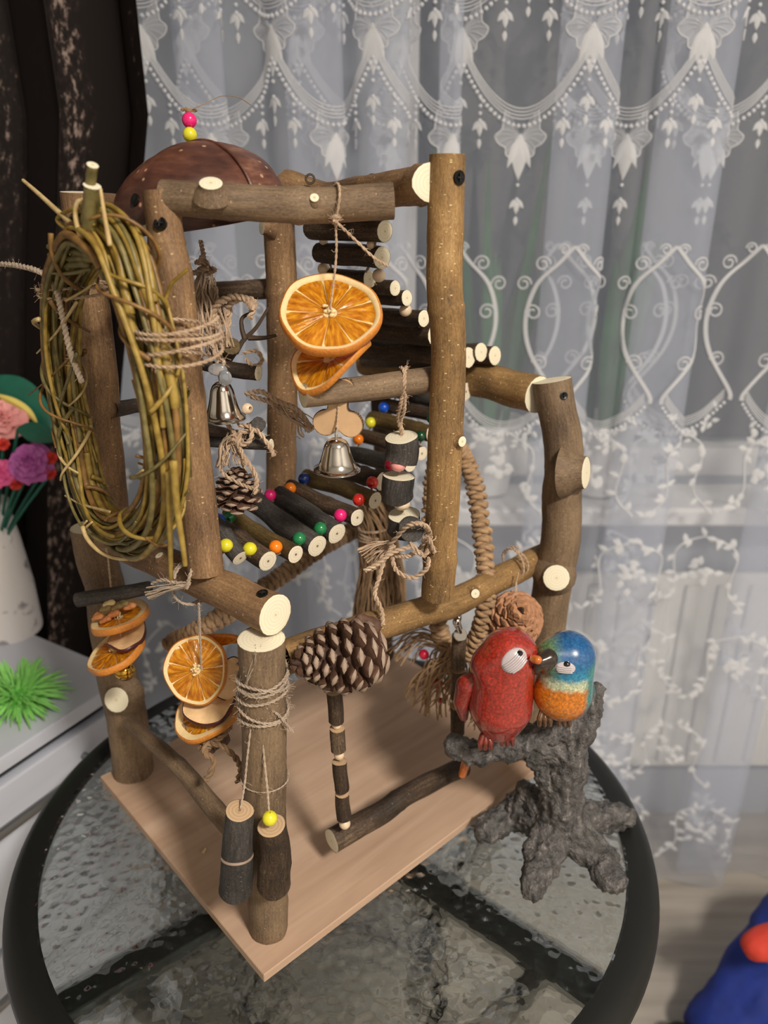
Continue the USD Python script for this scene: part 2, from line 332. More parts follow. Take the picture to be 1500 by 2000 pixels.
for nm, a, b in (('willow_yellow', (124, 100, 36), (164, 138, 66)), ('willow_olive', (86, 78, 40), (124, 112, 66)), ('willow_brown', (100, 72, 34), (142, 106, 56)), ('willow_pale', (176, 150, 98), (206, 182, 132))):
    mat(nm, {'g': ('geometry', {}), 'n': ('noise_texture', {'scale': 130, 'detail': 4}), 'r': ('rgb_ramp', {'ramp': [(.35, lin(*a)), (.65, lin(*b))]}), 'p': ('principled_bsdf', {'roughness': .45})},
        [('g.position', 'n.vector'), ('n.fac', 'r.fac'), ('r.color', 'p.base_color')])
mat('plywood', {'g': ('geometry', {}), 'rt': ('vector_rotate', {'rotate_type': 'z_axis', 'angle': -TH}), 'm': ('mapping', {'scale': (5, 60, 60)}), 'n': ('noise_texture', {'scale': 1.0, 'detail': 5, 'roughness': .55, 'distortion': .6}),
                'm2': ('mapping', {'scale': (3, 9, 9)}), 'n2': ('noise_texture', {'scale': 1.0, 'detail': 3, 'distortion': 1.2}), 'mx': ('mix_float', {'fac': .5}),
                'r': ('rgb_ramp', {'ramp': [(.3, lin(164, 134, 112)), (.5, lin(184, 155, 132)), (.7, lin(200, 172, 150))]}), 'p': ('principled_bsdf', {'roughness': .6, 'specular_ior_level': .3})},
    [('g.position', 'rt.vector'), ('rt.vector', 'm.vector'), ('m.vector', 'n.vector'), ('rt.vector', 'm2.vector'), ('m2.vector', 'n2.vector'), ('n.fac', 'mx.a'), ('n2.fac', 'mx.b'), ('mx.result', 'r.fac'), ('r.color', 'p.base_color')])
plain('screw_black', (30, 30, 28), .35, .6); plain('moss', (170, 168, 92), .9)
BEADS = dict(pink=(232, 36, 120), yellow=(222, 214, 48), blue=(18, 86, 214), green=(34, 124, 74), orange=(246, 130, 20), red=(216, 46, 36), rose=(226, 150, 146), navy=(20, 50, 120), darkgreen=(22, 66, 40), crimson=(206, 30, 66))
for k, v in BEADS.items(): plain('bead_' + k, v, .22, coat=.4)
plain('bead_wood', (222, 198, 168), .35, coat=.25, var=.08, scale=200)
plain('steel', (214, 210, 204), .13, 1.0); plain('gold', (214, 168, 72), .12, 1.0); plain('hook_metal', (120, 112, 100), .35, 1.0)
plain('plastic_clear', (210, 214, 220), .08, transmission_weight=.75)
mat('shell', {'g': ('geometry', {}), 'm': ('mapping', {'scale': (60, 60, 240)}), 'n': ('noise_texture', {'scale': 1.0, 'detail': 6, 'roughness': .7}), 'n2': ('noise_texture', {'scale': 28, 'detail': 4}),
              'v': ('voronoi_texture', {'scale': 150}), 'lt': ('map_range', {'from_min': .26, 'from_max': .16, 'clamp': True}), 'mx': ('mix_float', {'fac': .55}),
              'r': ('rgb_ramp', {'ramp': [(.34, lin(52, 28, 22)), (.48, lin(82, 48, 38)), (.58, lin(104, 66, 52)), (.7, lin(146, 108, 88))]}),
              'sc': ('separate_color', {}), 'gt': ('math', {'math_type': 'greater_than', 'value2': .8}), 'mu': ('math', {'math_type': 'multiply'}), 'mc': ('mix_color', {'b': lin(178, 140, 110)}),
              'b': ('bump', {'distance': .0006, 'strength': .6}), 'p': ('principled_bsdf', {'roughness': .42})},
    [('g.position', 'm.vector'), ('m.vector', 'n.vector'), ('g.position', 'n2.vector'), ('g.position', 'v.vector'), ('n.fac', 'mx.a'), ('n2.fac', 'mx.b'), ('mx.result', 'r.fac'), ('v.distance', 'lt.value'), ('v.color', 'sc.color'), ('sc.g', 'gt.value1'),
     ('lt.result', 'mu.value1'), ('gt.value', 'mu.value2'), ('mu.value', 'mc.fac'), ('r.color', 'mc.a'), ('mc.result', 'p.base_color'), ('n.fac', 'b.height'), ('b.normal', 'p.normal')])
plain('rind', (212, 128, 48), .5, var=.2, scale=500, bump=.0006, sub=.2, subsurface_scale=.002); plain('pith', (240, 204, 152), .65, var=.08, scale=300, sub=.2, subsurface_scale=.002)
mat('pulp', {'a': ('attribute', {'attribute': 'bk'}), 'm': ('mapping', {'scale': (130, 520, 300)}), 'n': ('noise_texture', {'scale': 1.0, 'detail': 4}), 'r': ('rgb_ramp', {'ramp': [(.3, lin(150, 82, 6)), (.5, lin(196, 118, 14)), (.66, lin(218, 148, 34)), (.8, lin(238, 190, 96))]}),
             'b': ('bump', {'distance': .0012, 'strength': .8}), 'p': ('principled_bsdf', {'roughness': .22, 'subsurface_weight': .25, 'subsurface_scale': .003, 'coat_weight': .3})},
    [('a.vector', 'm.vector'), ('m.vector', 'n.vector'), ('n.fac', 'r.fac'), ('r.color', 'p.base_color'), ('n.fac', 'b.height'), ('b.normal', 'p.normal')])
plain('apple_flesh', (226, 190, 142), .6, var=.12, scale=160, bump=.0005); plain('apple_skin', (70, 26, 24), .4, var=.3, scale=200); plain('petal_dry', (196, 128, 78), .7, var=.2, scale=200); plain('leaf_dry', (140, 120, 78), .7)
plain('cone_scale', (92, 66, 52), .6, var=.35, scale=140, bump=.0005); plain('cone_tip', (152, 132, 116), .65, var=.2, scale=200); plain('cone_core', (62, 40, 30), .8)
plain('cone_tan', (176, 128, 94), .65, var=.25, scale=160, bump=.0006); plain('bone_ply', (206, 170, 130), .6, var=.06, scale=120); plain('bone_edge', (62, 38, 26), .7)
mat('stump', {'g': ('geometry', {}), 'm': ('mapping', {'scale': (120, 120, 34)}), 'n': ('noise_texture', {'scale': 1.0, 'detail': 8, 'roughness': .7, 'distortion': .5}), 'n2': ('noise_texture', {'scale': 520, 'detail': 2}),
              'r': ('rgb_ramp', {'ramp': [(.30, lin(40, 39, 39)), (.46, lin(78, 76, 75)), (.58, lin(104, 101, 100)), (.70, lin(168, 158, 154))]}), 'b': ('bump', {'distance': .003, 'strength': 1.0}), 'b2': ('bump', {'distance': .0012, 'strength': 1.0}), 'p': ('principled_bsdf', {'roughness': .3, 'specular_ior_level': .6})},
    [('g.position', 'm.vector'), ('m.vector', 'n.vector'), ('g.position', 'n2.vector'), ('n.fac', 'r.fac'), ('r.color', 'p.base_color'), ('n.fac', 'b.height'), ('n2.fac', 'b2.height'), ('b.normal', 'b2.normal'), ('b2.normal', 'p.normal')])
mat('glaze', {'a': ('attribute', {'attribute': 'paint'}), 'g': ('geometry', {}), 'n': ('noise_texture', {'scale': 420, 'detail': 5, 'roughness': .7}), 'r': ('rgb_ramp', {'ramp': [(.35, (.55, .55, .55)), (.52, (1.0, 1.0, 1.0)), (.68, (1.75, 1.6, 1.4))]}),
              'mc': ('mix_color', {'blend_type': 'multiply', 'fac': 1.0, 'use_clamp': False}), 'p': ('principled_bsdf', {'roughness': .3, 'coat_weight': 1.0, 'coat_roughness': .04})},
    [('g.position', 'n.vector'), ('n.fac', 'r.fac'), ('a.color', 'mc.a'), ('r.color', 'mc.b'), ('mc.result', 'p.base_color')])
plain('eye_patch', (188, 178, 182), .2, coat=.8); plain('eye_black', (10, 8, 8), .05, coat=1.0); plain('foot_red', (112, 38, 26), .2, coat=.8, var=.3, scale=300); plain('foot_bronze', (88, 58, 30), .2, coat=.8, var=.3, scale=300)
plain('beak_dark', (44, 32, 26), .2, coat=.8); plain('beak_amber', (196, 104, 40), .2, coat=.8, var=.3, scale=300)
# room
plain('wall_paint', (206, 202, 196), .9); plain('window_wall_paint', (168, 174, 184), .9); plain('ceiling_paint', (236, 234, 230), .95); plain('window_white', (226, 226, 228), .4); plain('radiator_white', (226, 226, 224), .4)
mat('floor_wood', {'g': ('geometry', {}), 'm': ('mapping', {'scale': (3, 40, 1)}), 'n': ('noise_texture', {'scale': 1.0, 'detail': 4}), 'r': ('rgb_ramp', {'ramp': [(.3, lin(150, 143, 134)), (.7, lin(178, 171, 162))]}), 'p': ('principled_bsdf', {'roughness': .4})},
    [('g.position', 'm.vector'), ('m.vector', 'n.vector'), ('n.fac', 'r.fac'), ('r.color', 'p.base_color')])
mat('pane', {'f': ('fresnel', {'IOR': 1.5}), 't': ('transparent_bsdf', {'color': (.92, .95, .95)}), 'g': ('glossy_bsdf', {'roughness': .02, 'color': (1, 1, 1)}), 'x': ('mix_closure', {})},
    [('f.fac', 'x.fac'), ('t.BSDF', 'x.closure1'), ('g.BSDF', 'x.closure2')], 'x.closure')
def sheer(name, col, dens):
    mat(name, {'t': ('transparent_bsdf', {'color': (1, 1, 1)}), 'd': ('diffuse_bsdf', {'color': lin(*col)}), 'l': ('translucent_bsdf', {'color': lin(*col)}), 'x1': ('mix_closure', {'fac': .4}), 'x2': ('mix_closure', {'fac': dens})},
        [('d.BSDF', 'x1.closure1'), ('l.BSDF', 'x1.closure2'), ('t.BSDF', 'x2.closure1'), ('x1.closure', 'x2.closure2')], 'x2.closure')
sheer('tulle', (222, 229, 246), .29); sheer('lace_thread', (246, 248, 252), .92); sheer('lace_fill', (240, 243, 250), .42)
mat('brown_velvet', {'g': ('geometry', {}), 'a': ('attribute', {'attribute': 'bk'}), 'm': ('mapping', {'scale': (120, 1, 60)}), 'm2': ('mapping', {'scale': (14, 1, .6)}), 'n': ('noise_texture', {'scale': 1.0, 'detail': 3, 'roughness': .7}), 'n2': ('noise_texture', {'scale': 1.0, 'detail': 2}),
                     'ad': ('math', {'math_type': 'multiply'}), 'r': ('rgb_ramp', {'ramp': [(.28, lin(24, 18, 17)), (.35, lin(38, 29, 27)), (.44, lin(150, 132, 124))]}), 'p': ('principled_bsdf', {'roughness': .7, 'specular_ior_level': .2})},
    [('a.vector', 'm.vector'), ('a.vector', 'm2.vector'), ('m.vector', 'n.vector'), ('m2.vector', 'n2.vector'), ('n.fac', 'ad.value1'), ('n2.fac', 'ad.value2'), ('ad.value', 'r.fac'), ('r.color', 'p.base_color')])
plain('table_black', (22, 23, 22), .45, spec=.4, var=.15, scale=300)
mat('hammered_glass', {'g': ('geometry', {}), 'n0': ('noise_texture', {'scale': 40, 'detail': 2}), 'v': ('voronoi_texture', {'feature': 'smooth_f1', 'scale': 95, 'smoothness': .5}), 'ad': ('math', {'math_type': 'add'}), 'b': ('bump', {'distance': .0034, 'strength': .6}), 'gl': ('glass_bsdf', {'IOR': 1.28, 'roughness': .05, 'color': (.95, .97, .96)}), 't': ('transparent_bsdf', {'color': (.86, .89, .88)}), 'p': ('mix_closure', {'fac': .5})},
    [('g.position', 'v.vector'), ('g.position', 'n0.vector'), ('v.distance', 'ad.value1'), ('n0.fac', 'ad.value2'), ('ad.value', 'b.height'), ('b.normal', 'gl.normal'), ('t.BSDF', 'p.closure1'), ('gl.BSDF', 'p.closure2')], 'p.closure')
plain('dresser_white', (196, 200, 212), .35); plain('dresser_edge', (120, 124, 130), .4); plain('handle_steel', (150, 150, 150), .35, 1.0)
mat('vase_white', {'g': ('geometry', {}), 'n': ('noise_texture', {'scale': 42, 'detail': 3}), 'r': ('rgb_ramp', {'ramp': [(.56, lin(226, 222, 222)), (.66, lin(150, 146, 150))]}), 'p': ('principled_bsdf', {'roughness': .3})}, [('g.position', 'n.vector'), ('n.fac', 'r.fac'), ('r.color', 'p.base_color')])
plain('petal_purple', (184, 96, 172), .6, var=.25, scale=60); plain('petal_pink', (236, 160, 158), .6, var=.15, scale=60); plain('petal_magenta', (226, 92, 152), .6, var=.15, scale=60); plain('petal_red', (200, 48, 36), .6, var=.2, scale=60); plain('leaf_teal', (14, 92, 74), .45, var=.2, scale=40); plain('ribbon_yellow', (226, 206, 110), .5)
plain('grass_green', (138, 204, 108), .5, var=.25, scale=40); plain('plant_green', (50, 104, 60), .45, var=.3, scale=14); plain('pot_white', (228, 228, 230), .4)
plain('cloth_blue', (20, 44, 128), .8, var=.2, scale=40); plain('cloth_red', (200, 60, 44), .8); plain('cloth_black', (18, 18, 20), .8)
mat('lamp_glow', {'e': ('emission', {'color': (1, .9, .77), 'strength': 6.0})}, (), 'e.emission')

# ------------------------------------------------------------------ the room
YW = 1.36                                        # inner face of the window wall
X0, X1, Y0, Z1 = -1.7, 1.9, -1.9, 2.62
WX0, WX1, WZ0, WZ1 = 0.0, 1.45, 0.80, 2.15       # window opening
struct('floor', box(((X0 + X1) / 2, (Y0 + YW) / 2, -.01), (X1 - X0, YW - Y0, .02)), 'floor_wood', label='grey-brown floor under the glass table')
struct('ceiling', box(((X0 + X1) / 2, (Y0 + YW) / 2, Z1 + .01), (X1 - X0 + .2, YW - Y0 + .2, .02)), 'ceiling_paint')
t = .12; yb = YW + t / 2
struct('wall_back', join(box(((X0 + WX0) / 2, yb, Z1 / 2), (WX0 - X0, t, Z1)), box(((WX1 + X1) / 2, yb, Z1 / 2), (X1 - WX1, t, Z1)),
                         box(((WX0 + WX1) / 2, yb, WZ0 / 2), (WX1 - WX0, t, WZ0)), box(((WX0 + WX1) / 2, yb, (WZ1 + Z1) / 2), (WX1 - WX0, t, Z1 - WZ1))), 'window_wall_paint', label='pale wall behind the lace curtain')
struct('wall_left', box((X0 - .05, (Y0 + YW) / 2, Z1 / 2), (.1, YW - Y0 + .3, Z1)), 'wall_paint')
struct('wall_right', box((X1 + .05, (Y0 + YW) / 2, Z1 / 2), (.1, YW - Y0 + .3, Z1)), 'wall_paint')
struct('wall_front', box(((X0 + X1) / 2, Y0 - .05, Z1 / 2), (X1 - X0 + .2, .1, Z1)), 'wall_paint')
w = UsdGeom.Xform.Define(stage, '/World/window_1').GetPrim(); setd(w, kind='structure', label='dark night window behind the lace curtain')
fw, yf = .055, YW + .07
struct('frame', join(box(((WX0 + WX1) / 2, yf, WZ1 - fw / 2), (WX1 - WX0, .06, fw)), box(((WX0 + WX1) / 2, yf, WZ0 + fw / 2), (WX1 - WX0, .06, fw)),
                     box((WX0 + fw / 2, yf, (WZ0 + WZ1) / 2), (fw, .06, WZ1 - WZ0)), box((WX1 - fw / 2, yf, (WZ0 + WZ1) / 2), (fw, .06, WZ1 - WZ0)), box((.78, yf, (WZ0 + WZ1) / 2), (fw * 1.2, .06, WZ1 - WZ0))), 'window_white', parent='/World/window_1')
for xa, xb in ((WX0 + fw, .78 - fw * .6), (.78 + fw * .6, WX1 - fw)):
    struct('pane', box(((xa + xb) / 2, yf + .01, (WZ0 + WZ1) / 2), (xb - xa, .006, WZ1 - WZ0 - 2 * fw)), 'pane', parent='/World/window_1')
struct('sill', box(((WX0 + WX1) / 2, YW - .045, WZ0 - .02), (WX1 - WX0 + .12, .15, .035), bev=.006), 'window_white', parent='/World/window_1')
rad = Thing('radiator', 'white ribbed panel radiator low behind the lace curtain', 'radiator', (.62, YW - .03, .14))
rad.part('panel', box((.62, YW - .035, .40), (1.0, .02, .46), bev=.006), 'radiator_white')
for k in range(16): rad.part('rib', box((.62 - .46 + k * .0613, YW - .049, .40), (.03, .012, .42), bev=.005), 'radiator_white')
rad.part('pipe', tube(np.array([(.15, YW - .03, .18), (.15, YW - .03, .0)]), .01, 10), 'radiator_white')
lamp = Thing('ceiling_lamp', 'round glowing ceiling lamp', 'lamp', (LAMP_POS[0], LAMP_POS[1], Z1))
lamp.part('base', lathe([(0, 0), (.2, 0), (.2, -.03), (.185, -.04)], (LAMP_POS[0], LAMP_POS[1], Z1), (0, 0, 1), 32), 'window_white')
lamp.part('diffuser', lathe([(.185, -.04), (.18, -.08), (.12, -.11), (0, -.12)], (LAMP_POS[0], LAMP_POS[1], Z1), (0, 0, 1), 32), 'lamp_glow')

# ------------------------------------------------------------------ curtains
class Cloth:
    """a hanging cloth: a plan curve (arc length s) that may narrow with the height z"""
    def __init__(self, plan, n=900, squeeze=None):
        self.p = spline(plan, n); self.s = np.r_[0, np.cumsum(np.linalg.norm(np.diff(self.p, axis=0), axis=1))]; self.sq = squeeze
    def at(self, s, z, off=0.0):
        s = np.asarray(s, float); z = np.asarray(z, float)
        x, y = np.interp(s, self.s, self.p[:, 0]), np.interp(s, self.s, self.p[:, 1])
        e = .0015; dx = np.interp(s + e, self.s, self.p[:, 0]) - np.interp(s - e, self.s, self.p[:, 0]); dy = np.interp(s + e, self.s, self.p[:, 1]) - np.interp(s - e, self.s, self.p[:, 1])
        l = np.maximum(np.hypot(dx, dy), 1e-9); nx, ny = dy / l, -dx / l
        x = x + nx * off; y = y + ny * off
        if self.sq: x, y = self.sq(x, y, z)
        return np.stack(np.broadcast_arrays(x, y, z), -1)
    def sheet(self, z0, z1, ns, nz, thick=0.0):
        s = np.linspace(0, self.s[-1], ns); z = np.linspace(z0, z1, nz)
        A, B = np.meshgrid(s, z, indexing='ij'); v = self.at(A, B).reshape(-1, 3); bk = np.stack([A, A * 0, B], -1).reshape(-1, 3)
        i, j = np.meshgrid(np.arange(ns - 1), np.arange(nz - 1), indexing='ij')
        f = np.stack([i * nz + j, (i + 1) * nz + j, (i + 1) * nz + j + 1, i * nz + j + 1], -1).reshape(-1, 4)
        return v, np.vstack([f[:, [0, 1, 2]], f[:, [0, 2, 3]]]), bk
YC = 1.17
plan = [(-.66, YC + .03)]
def wavy(xa, xb, k, amp, ph=0):
    for i in range(int(k * 4)):
        a = (i + .5) / (k * 4); plan.append((xa + (xb - xa) * a, YC + amp * math.sin(a * k * 2 * math.pi + ph)))
def zfold(xa, xb, d=.024):
    plan.extend([(xa - .01, YC - d * .6), ((xa + xb) / 2, YC - d * 1.2), (xb - .006, YC - d * 1.1), (xb + .002, YC - d * .6), (xb - .008, YC - .002), ((xa + xb) / 2, YC + .002), (xa + .008, YC + .002), (xa - .002, YC + d * .6), (xa + .01, YC + d), ((xa + xb) / 2, YC + d * .9), (xb, YC + d * .7)])
wavy(-.62, -.30, 3, .02); zfold(-.275, -.21, .02); wavy(-.19, -.15, .5, .01); zfold(-.13, -.055); plan.append((-.04, YC)); zfold(-.02, .03); plan.append((.05, YC)); zfold(.075, .10, .016)
wavy(.12, .215, .5, .006, 3.1); zfold(.232, .305); wavy(.325, .36, .5, .006, 3.1); zfold(.372, .455); wavy(.475, .58, 1, .01); zfold(.60, .68); wavy(.70, .84, 1, .012); zfold(.86, .93); wavy(.95, 1.25, 2, .02)
tul = Cloth(plan, 2400)
C = Thing('lace_curtain', 'sheer white curtain with embroidered swags hanging over the dark window', 'curtain', (.3, YC, .02))
v, f, bk = tul.sheet(.02, 2.45, 1500, 2); C.part('tulle', (v, f), 'tulle', smooth=True)
def cloth_tube(s, z, w, off=-.0008, n=4):
    s = np.asarray(s); z = np.asarray(z); q = tul.at(s, z, .0012); return tube(q, w, n, caps=False)
def arc_pts(p0, p1, sag, n=26):
    t = np.linspace(0, 1, n); s = p0[0] + (p1[0] - p0[0]) * t; z = p0[1] + (p1[1] - p0[1]) * t - sag * 4 * t * (1 - t); return s, z
def leafm(s, z, ang, Ln, Wd, k=9):
    """padded satin-stitch leaf"""
    t = np.linspace(0, 1, k); w = Wd * np.sin(np.pi * t ** .8) * .5 + 1e-4
    ax = np.array([math.cos(ang), math.sin(ang)]); ay = np.array([-ax[1], ax[0]])
    c = np.array([s, z]) + np.outer(t * Ln, ax); rows = [(c + w[:, None] * ay, .0010), (c, .0026), (c - w[:, None] * ay, .0010)]
    v = np.vstack([tul.at(p[:, 0], p[:, 1], o) for p, o in rows]); f = []
    for r in range(2):
        for i in range(k - 1): a = r * k + i; f += [[a, a + 1, a + k + 1], [a, a + k + 1, a + k]]
    return v, np.array(f)
def tassel(s, z, sc=1.0):
    return [leafm(s, z, math.radians(-130), .016 * sc, .007 * sc), leafm(s, z, math.radians(-50), .016 * sc, .007 * sc), leafm(s, z - .004 * sc, math.radians(-90), .016 * sc, .007 * sc), leafm(s, z - .022 * sc, math.radians(-90), .013 * sc, .006 * sc)]
def dots(s, z, r=.0028):
    d = np.r_[0, np.cumsum(np.hypot(np.diff(s), np.diff(z)))]; n = max(2, int(d[-1] / (r * 2.5))); t = np.linspace(0, d[-1], n)
    ms = []
    for a, b in zip(np.interp(t, d, s), np.interp(t, d, z)):
        ms.append(ball(tul.at(a, b, .0012), r, 1))
    return ms
def swag(s0, s1, z, sag):
    ms = []
    for k in range(4): ms.append(cloth_tube(*arc_pts((s0 + .002, z - k * .0042), (s1 - .002, z - k * .0042), sag), w=.0009))
    ms += dots(*arc_pts((s0, z - .021), (s1, z - .021), sag))
    return ms
def wing(s, z, sc=1.0):
    ms, fl = [], []
    for sd in (-1, 1):
        tips = []
        for k in range(8):
            a = math.radians(58 - k * 17) ; Lk = sc * (.038 + .006 * math.cos(k * 1.9)) * (1 - .05 * k)
            e = (s + sd * Lk * math.cos(a), z + Lk * math.sin(a)); tips.append(e)
            tt = np.linspace(0, 1, 7); bow = .004 * np.sin(np.pi * tt)
            ms.append(cloth_tube(s + (e[0] - s) * tt, z + (e[1] - z) * tt + bow, w=.0006, n=3))
        tips = np.array(tips); tp = spline(tips, 24); ms.append(cloth_tube(tp[:, 0], tp[:, 1], w=.0010))
        vv = tul.at(np.r_[s, tp[:, 0]], np.r_[z, tp[:, 1]], .0006); fl.append((vv, np.array([[0, i, i + 1] for i in range(1, 24)])))
    ms += [leafm(s, z + .008 * sc, math.radians(-90), .062 * sc, .022 * sc), leafm(s, z + .004 * sc, math.radians(-112), .045 * sc, .012 * sc), leafm(s, z + .004 * sc, math.radians(-68), .045 * sc, .012 * sc)]
    return ms, fl
def curl(s, z, r, sd, turns=1.35):
    a = np.linspace(0, turns * 2 * np.pi, 26); rr = r * (1 - .68 * a / a[-1]); return cloth_tube(s + sd * (r - rr * np.cos(a)) * 1.0, z + rr * np.sin(a), w=.0013)
PER = .168; g = np.random.default_rng(3)
smax = tul.s[-1]
def clip(s): return .02 < s < smax - .02
def emb(name, ms, m='lace_thread'): C.part(name, vf(join(*ms)), m, smooth=True)
vis = lambda s: -.42 < float(tul.at(s, 1.5)[0]) < .66
for tier in range(6):
    z = 1.985 - tier * .125; o = .5 * PER * (tier % 2)
    for k in range(int(smax / PER) + 1):
        sc = k * PER + o
        if not (clip(sc - PER / 2) and clip(sc + PER / 2)): continue
        if tier > 4: continue
        if not (vis(sc) or vis(sc - PER / 2) or vis(sc + PER / 2)): continue
        emb('embroidered_swag', swag(sc - PER / 2, sc + PER / 2, z, .078))
        ms, fl = wing(sc, z - .115, .95); emb('embroidered_bow', ms); emb('bow_fill', fl, 'lace_fill')
        # beaded chains with leaf tassels beside the swag
        for sd in (-1, 1):
            s1 = sc + sd * PER * .33
            ms = dots(np.array([s1, s1]), np.array([z - .066, z - .092]), .0025) + tassel(s1, z - .092)
            emb('embroidered_tassel', ms)
        emb('embroidered_drop', dots(np.array([sc, sc]), np.array([z - .172, z - .19]), .0025) + tassel(sc, z - .19))
# below the swags: mirrored scroll vines with curls, cups, then leafy garlands
ZS = 1.16
for k in range(int(smax / PER) + 1):
    sc = k * PER + .5 * PER
    if not (clip(sc - PER / 2) and clip(sc + PER / 2) and (vis(sc) or vis(sc + PER / 2) or vis(sc - PER / 2))): continue
    for sd in (-1, 1):
        vine = spline([(sc, ZS + .075), (sc + sd * .02, ZS + .052), (sc + sd * .05, ZS + .02), (sc + sd * .062, ZS - .03), (sc + sd * .05, ZS - .08), (sc + sd * .012, ZS - .135), (sc + sd * .008, ZS - .15)], 40)
        ms = [cloth_tube(vine[:, 0] + dd, vine[:, 1], w=.0013) for dd in (0, .002, .004)]
        ms += [curl(sc + sd * .03, ZS + .05, .011, sd), curl(sc + sd * .055, ZS + .022, .011, sd), curl(sc + sd * .062, ZS - .018, .012, -sd), curl(sc + sd * .047, ZS - .09, .012, -sd), curl(sc + sd * .02, ZS + .07, .008, -sd)]
        emb('embroidered_scroll', ms)
    sm = sc + PER / 2
    if clip(sm + PER / 2):
        ms = swag(sm - PER * .42, sm + PER * .42, ZS - .135, .05)
        for i in range(26):
            t = g.uniform(0, 1); a = g.uniform(0, 6.28); ss = sm + (t - .5) * PER * .75; zz = ZS - .16 - .05 * 4 * t * (1 - t) - g.uniform(0, .02)
            ms.append(leafm(ss, zz, a, .013, .007))
        emb('embroidered_garland', ms)
for row, zr in enumerate((.90, .72, .54, .34, .16)):
    for k in range(int(smax / PER) + 1):
        sc = k * PER + (.5 * PER if row % 2 else 0)
        if not (clip(sc - PER / 2) and clip(sc + PER / 2) and vis(sc)): continue
        ms = []
        for sd in (-1, 1):
            a = spline([(sc + sd * .005, zr + .06), (sc + sd * .05, zr + .03), (sc + sd * .045, zr - .04), (sc + sd * .075, zr - .075)], 22)
            ms += [cloth_tube(a[:, 0], a[:, 1], w=.0016)]
            for i in range(13):
                q = a[g.integers(0, 22)]; ms.append(leafm(q[0], q[1], g.uniform(0, 6.28), .017, .009))
        for i in range(12): ms.append(leafm(sc + g.normal(0, .012), zr + g.normal(0, .012), g.uniform(0, 6.28), .018, .011))
        emb('embroidered_spray', ms)

def narrow(x, y, z):
    k = np.clip((1.35 - z) / .75, 0, 1) ** .8; left = -1.25
    return left + (x - left) * (1 - .17 * k), y
pl = []
for i in range(61):
    a = i / 60; ph = a * 7.5 * 2 * math.pi
    pl.append((-1.25 + .96 * a + .012 * math.sin(2 * ph), 1.075 + (.034 + .01 * math.sin(a * 21)) * math.sin(ph)))
vel = Cloth(pl, 900, narrow)
D = Thing('velvet_curtain', 'dark brown curtain with glittering threads gathered in folds at the left', 'curtain', (-.75, 1.07, .02))
v, f, bk = vel.sheet(.02, 2.45, 360, 24); D.part('cloth', (v, f, bk), 'brown_velvet', smooth=True)

# ------------------------------------------------------------------ things on the window sill, seen through the lace
for px, py, lab, wd, n in ((1185, 760, 'white flower pot with long green leaves behind the lace, right of the playground', .062, 9), (965, 740, 'white flower pot with tall green leaves behind the lace, nearest the middle', .055, 10)):
    q = P(px, py, Y=YW - .04); q[2] = WZ0
    T = Thing('potted_plant', lab, 'potted plant', q, group='potted plants on the window sill')
    h = .135
    T.part('pot', lathe([(0, .002), (wd * .62, .002), (wd * .66, .012), (wd * .92, h - .014), (wd * 1.06, h - .012), (wd * 1.06, h), (wd * .96, h), (wd * .9, h - .03), (0, h - .03)], q), 'pot_white', smooth=50)
    g = np.random.default_rng(int(px))
    for k in range(n):
        a = g.uniform(0, 6.28); le = g.uniform(.28, .5); out = g.uniform(.02, .12); w0 = g.uniform(.010, .016)
        b = q + np.array([math.cos(a) * wd * .4, math.sin(a) * wd * .3, h - .032]); tip = b + np.array([math.cos(a) * out, math.sin(a) * out * .25, le])
        pth = spline([b, (b + tip) / 2 + np.array([0, 0, .03]), tip], 12); t_, a_, b_ = frames(pth)
        ww = w0 * np.sin(np.linspace(.35, np.pi * .98, 12)); sdv = unit([-math.sin(a), math.cos(a) * .5, .0])
        v = np.vstack([pth + ww[:, None] * sdv, pth + np.array([0, .003, 0]), pth - ww[:, None] * sdv, pth - np.array([0, .002, 0])]); f = []
        for r in range(4):
            for i in range(11): A = r * 12 + i; B = ((r + 1) % 4) * 12 + i; f += [[A, A + 1, B + 1], [A, B + 1, B]]
        T.part('leaf', (v, np.array(f)), 'plant_green')

# ------------------------------------------------------------------ dresser, vase, flowers, grass at the left
p0, p1 = P(0, 1478, z=-.009), P(230, 1328, z=-.009)
dv = unit((p1 - p0)[:2]); nv = np.array([dv[1], -dv[0]])          # along the front edge; out of the front
ang = math.atan2(dv[1], dv[0]); DZ = TABLE_Z - .002
o = p1[:2] + dv * .02; Lx, Dp = .62, .34
def dres(a, b, z): return np.array([*(o - dv * a - nv * b), z])
T = Thing('dresser', 'white dresser with a long bar handle behind the left rim of the table', 'dresser', dres(Lx / 2, Dp / 2, 0))
T.part('top', box(dres(Lx / 2, Dp / 2, DZ - .011), (Lx, Dp, .022), rot=ang, bev=.003), 'dresser_white')
T.part('body', box(dres(Lx / 2, Dp / 2 + .012, (DZ - .024) / 2), (Lx - .03, Dp - .03, DZ - .024), rot=ang), 'dresser_edge')
for k in range(3):
    zt = DZ - .034 - k * .225
    dp = T.part('drawer', box(dres(Lx / 2, .006, zt - .1075), (Lx - .012, .018, .213), rot=ang, bev=.003), 'dresser_white')
    hz = zt - .035
    pts = [dres(.06, -.028, hz), dres(Lx - .2, -.028, hz)]
    T.part('handle', join(tube(np.array(pts), .006, 10), tube(np.array([dres(.09, -.028, hz), dres(.09, .0, hz)]), .005, 8), tube(np.array([dres(Lx - .23, -.028, hz), dres(Lx - .23, .0, hz)]), .005, 8)), 'handle_steel', parent=dp)
q = P(22, 1228, z=-.01); q[2] = DZ
dq = dep(q); rv = pxl(58, dq); hv = .20
T = Thing('white_vase', 'tall white speckled vase on the dresser under the flowers', 'vase', q)
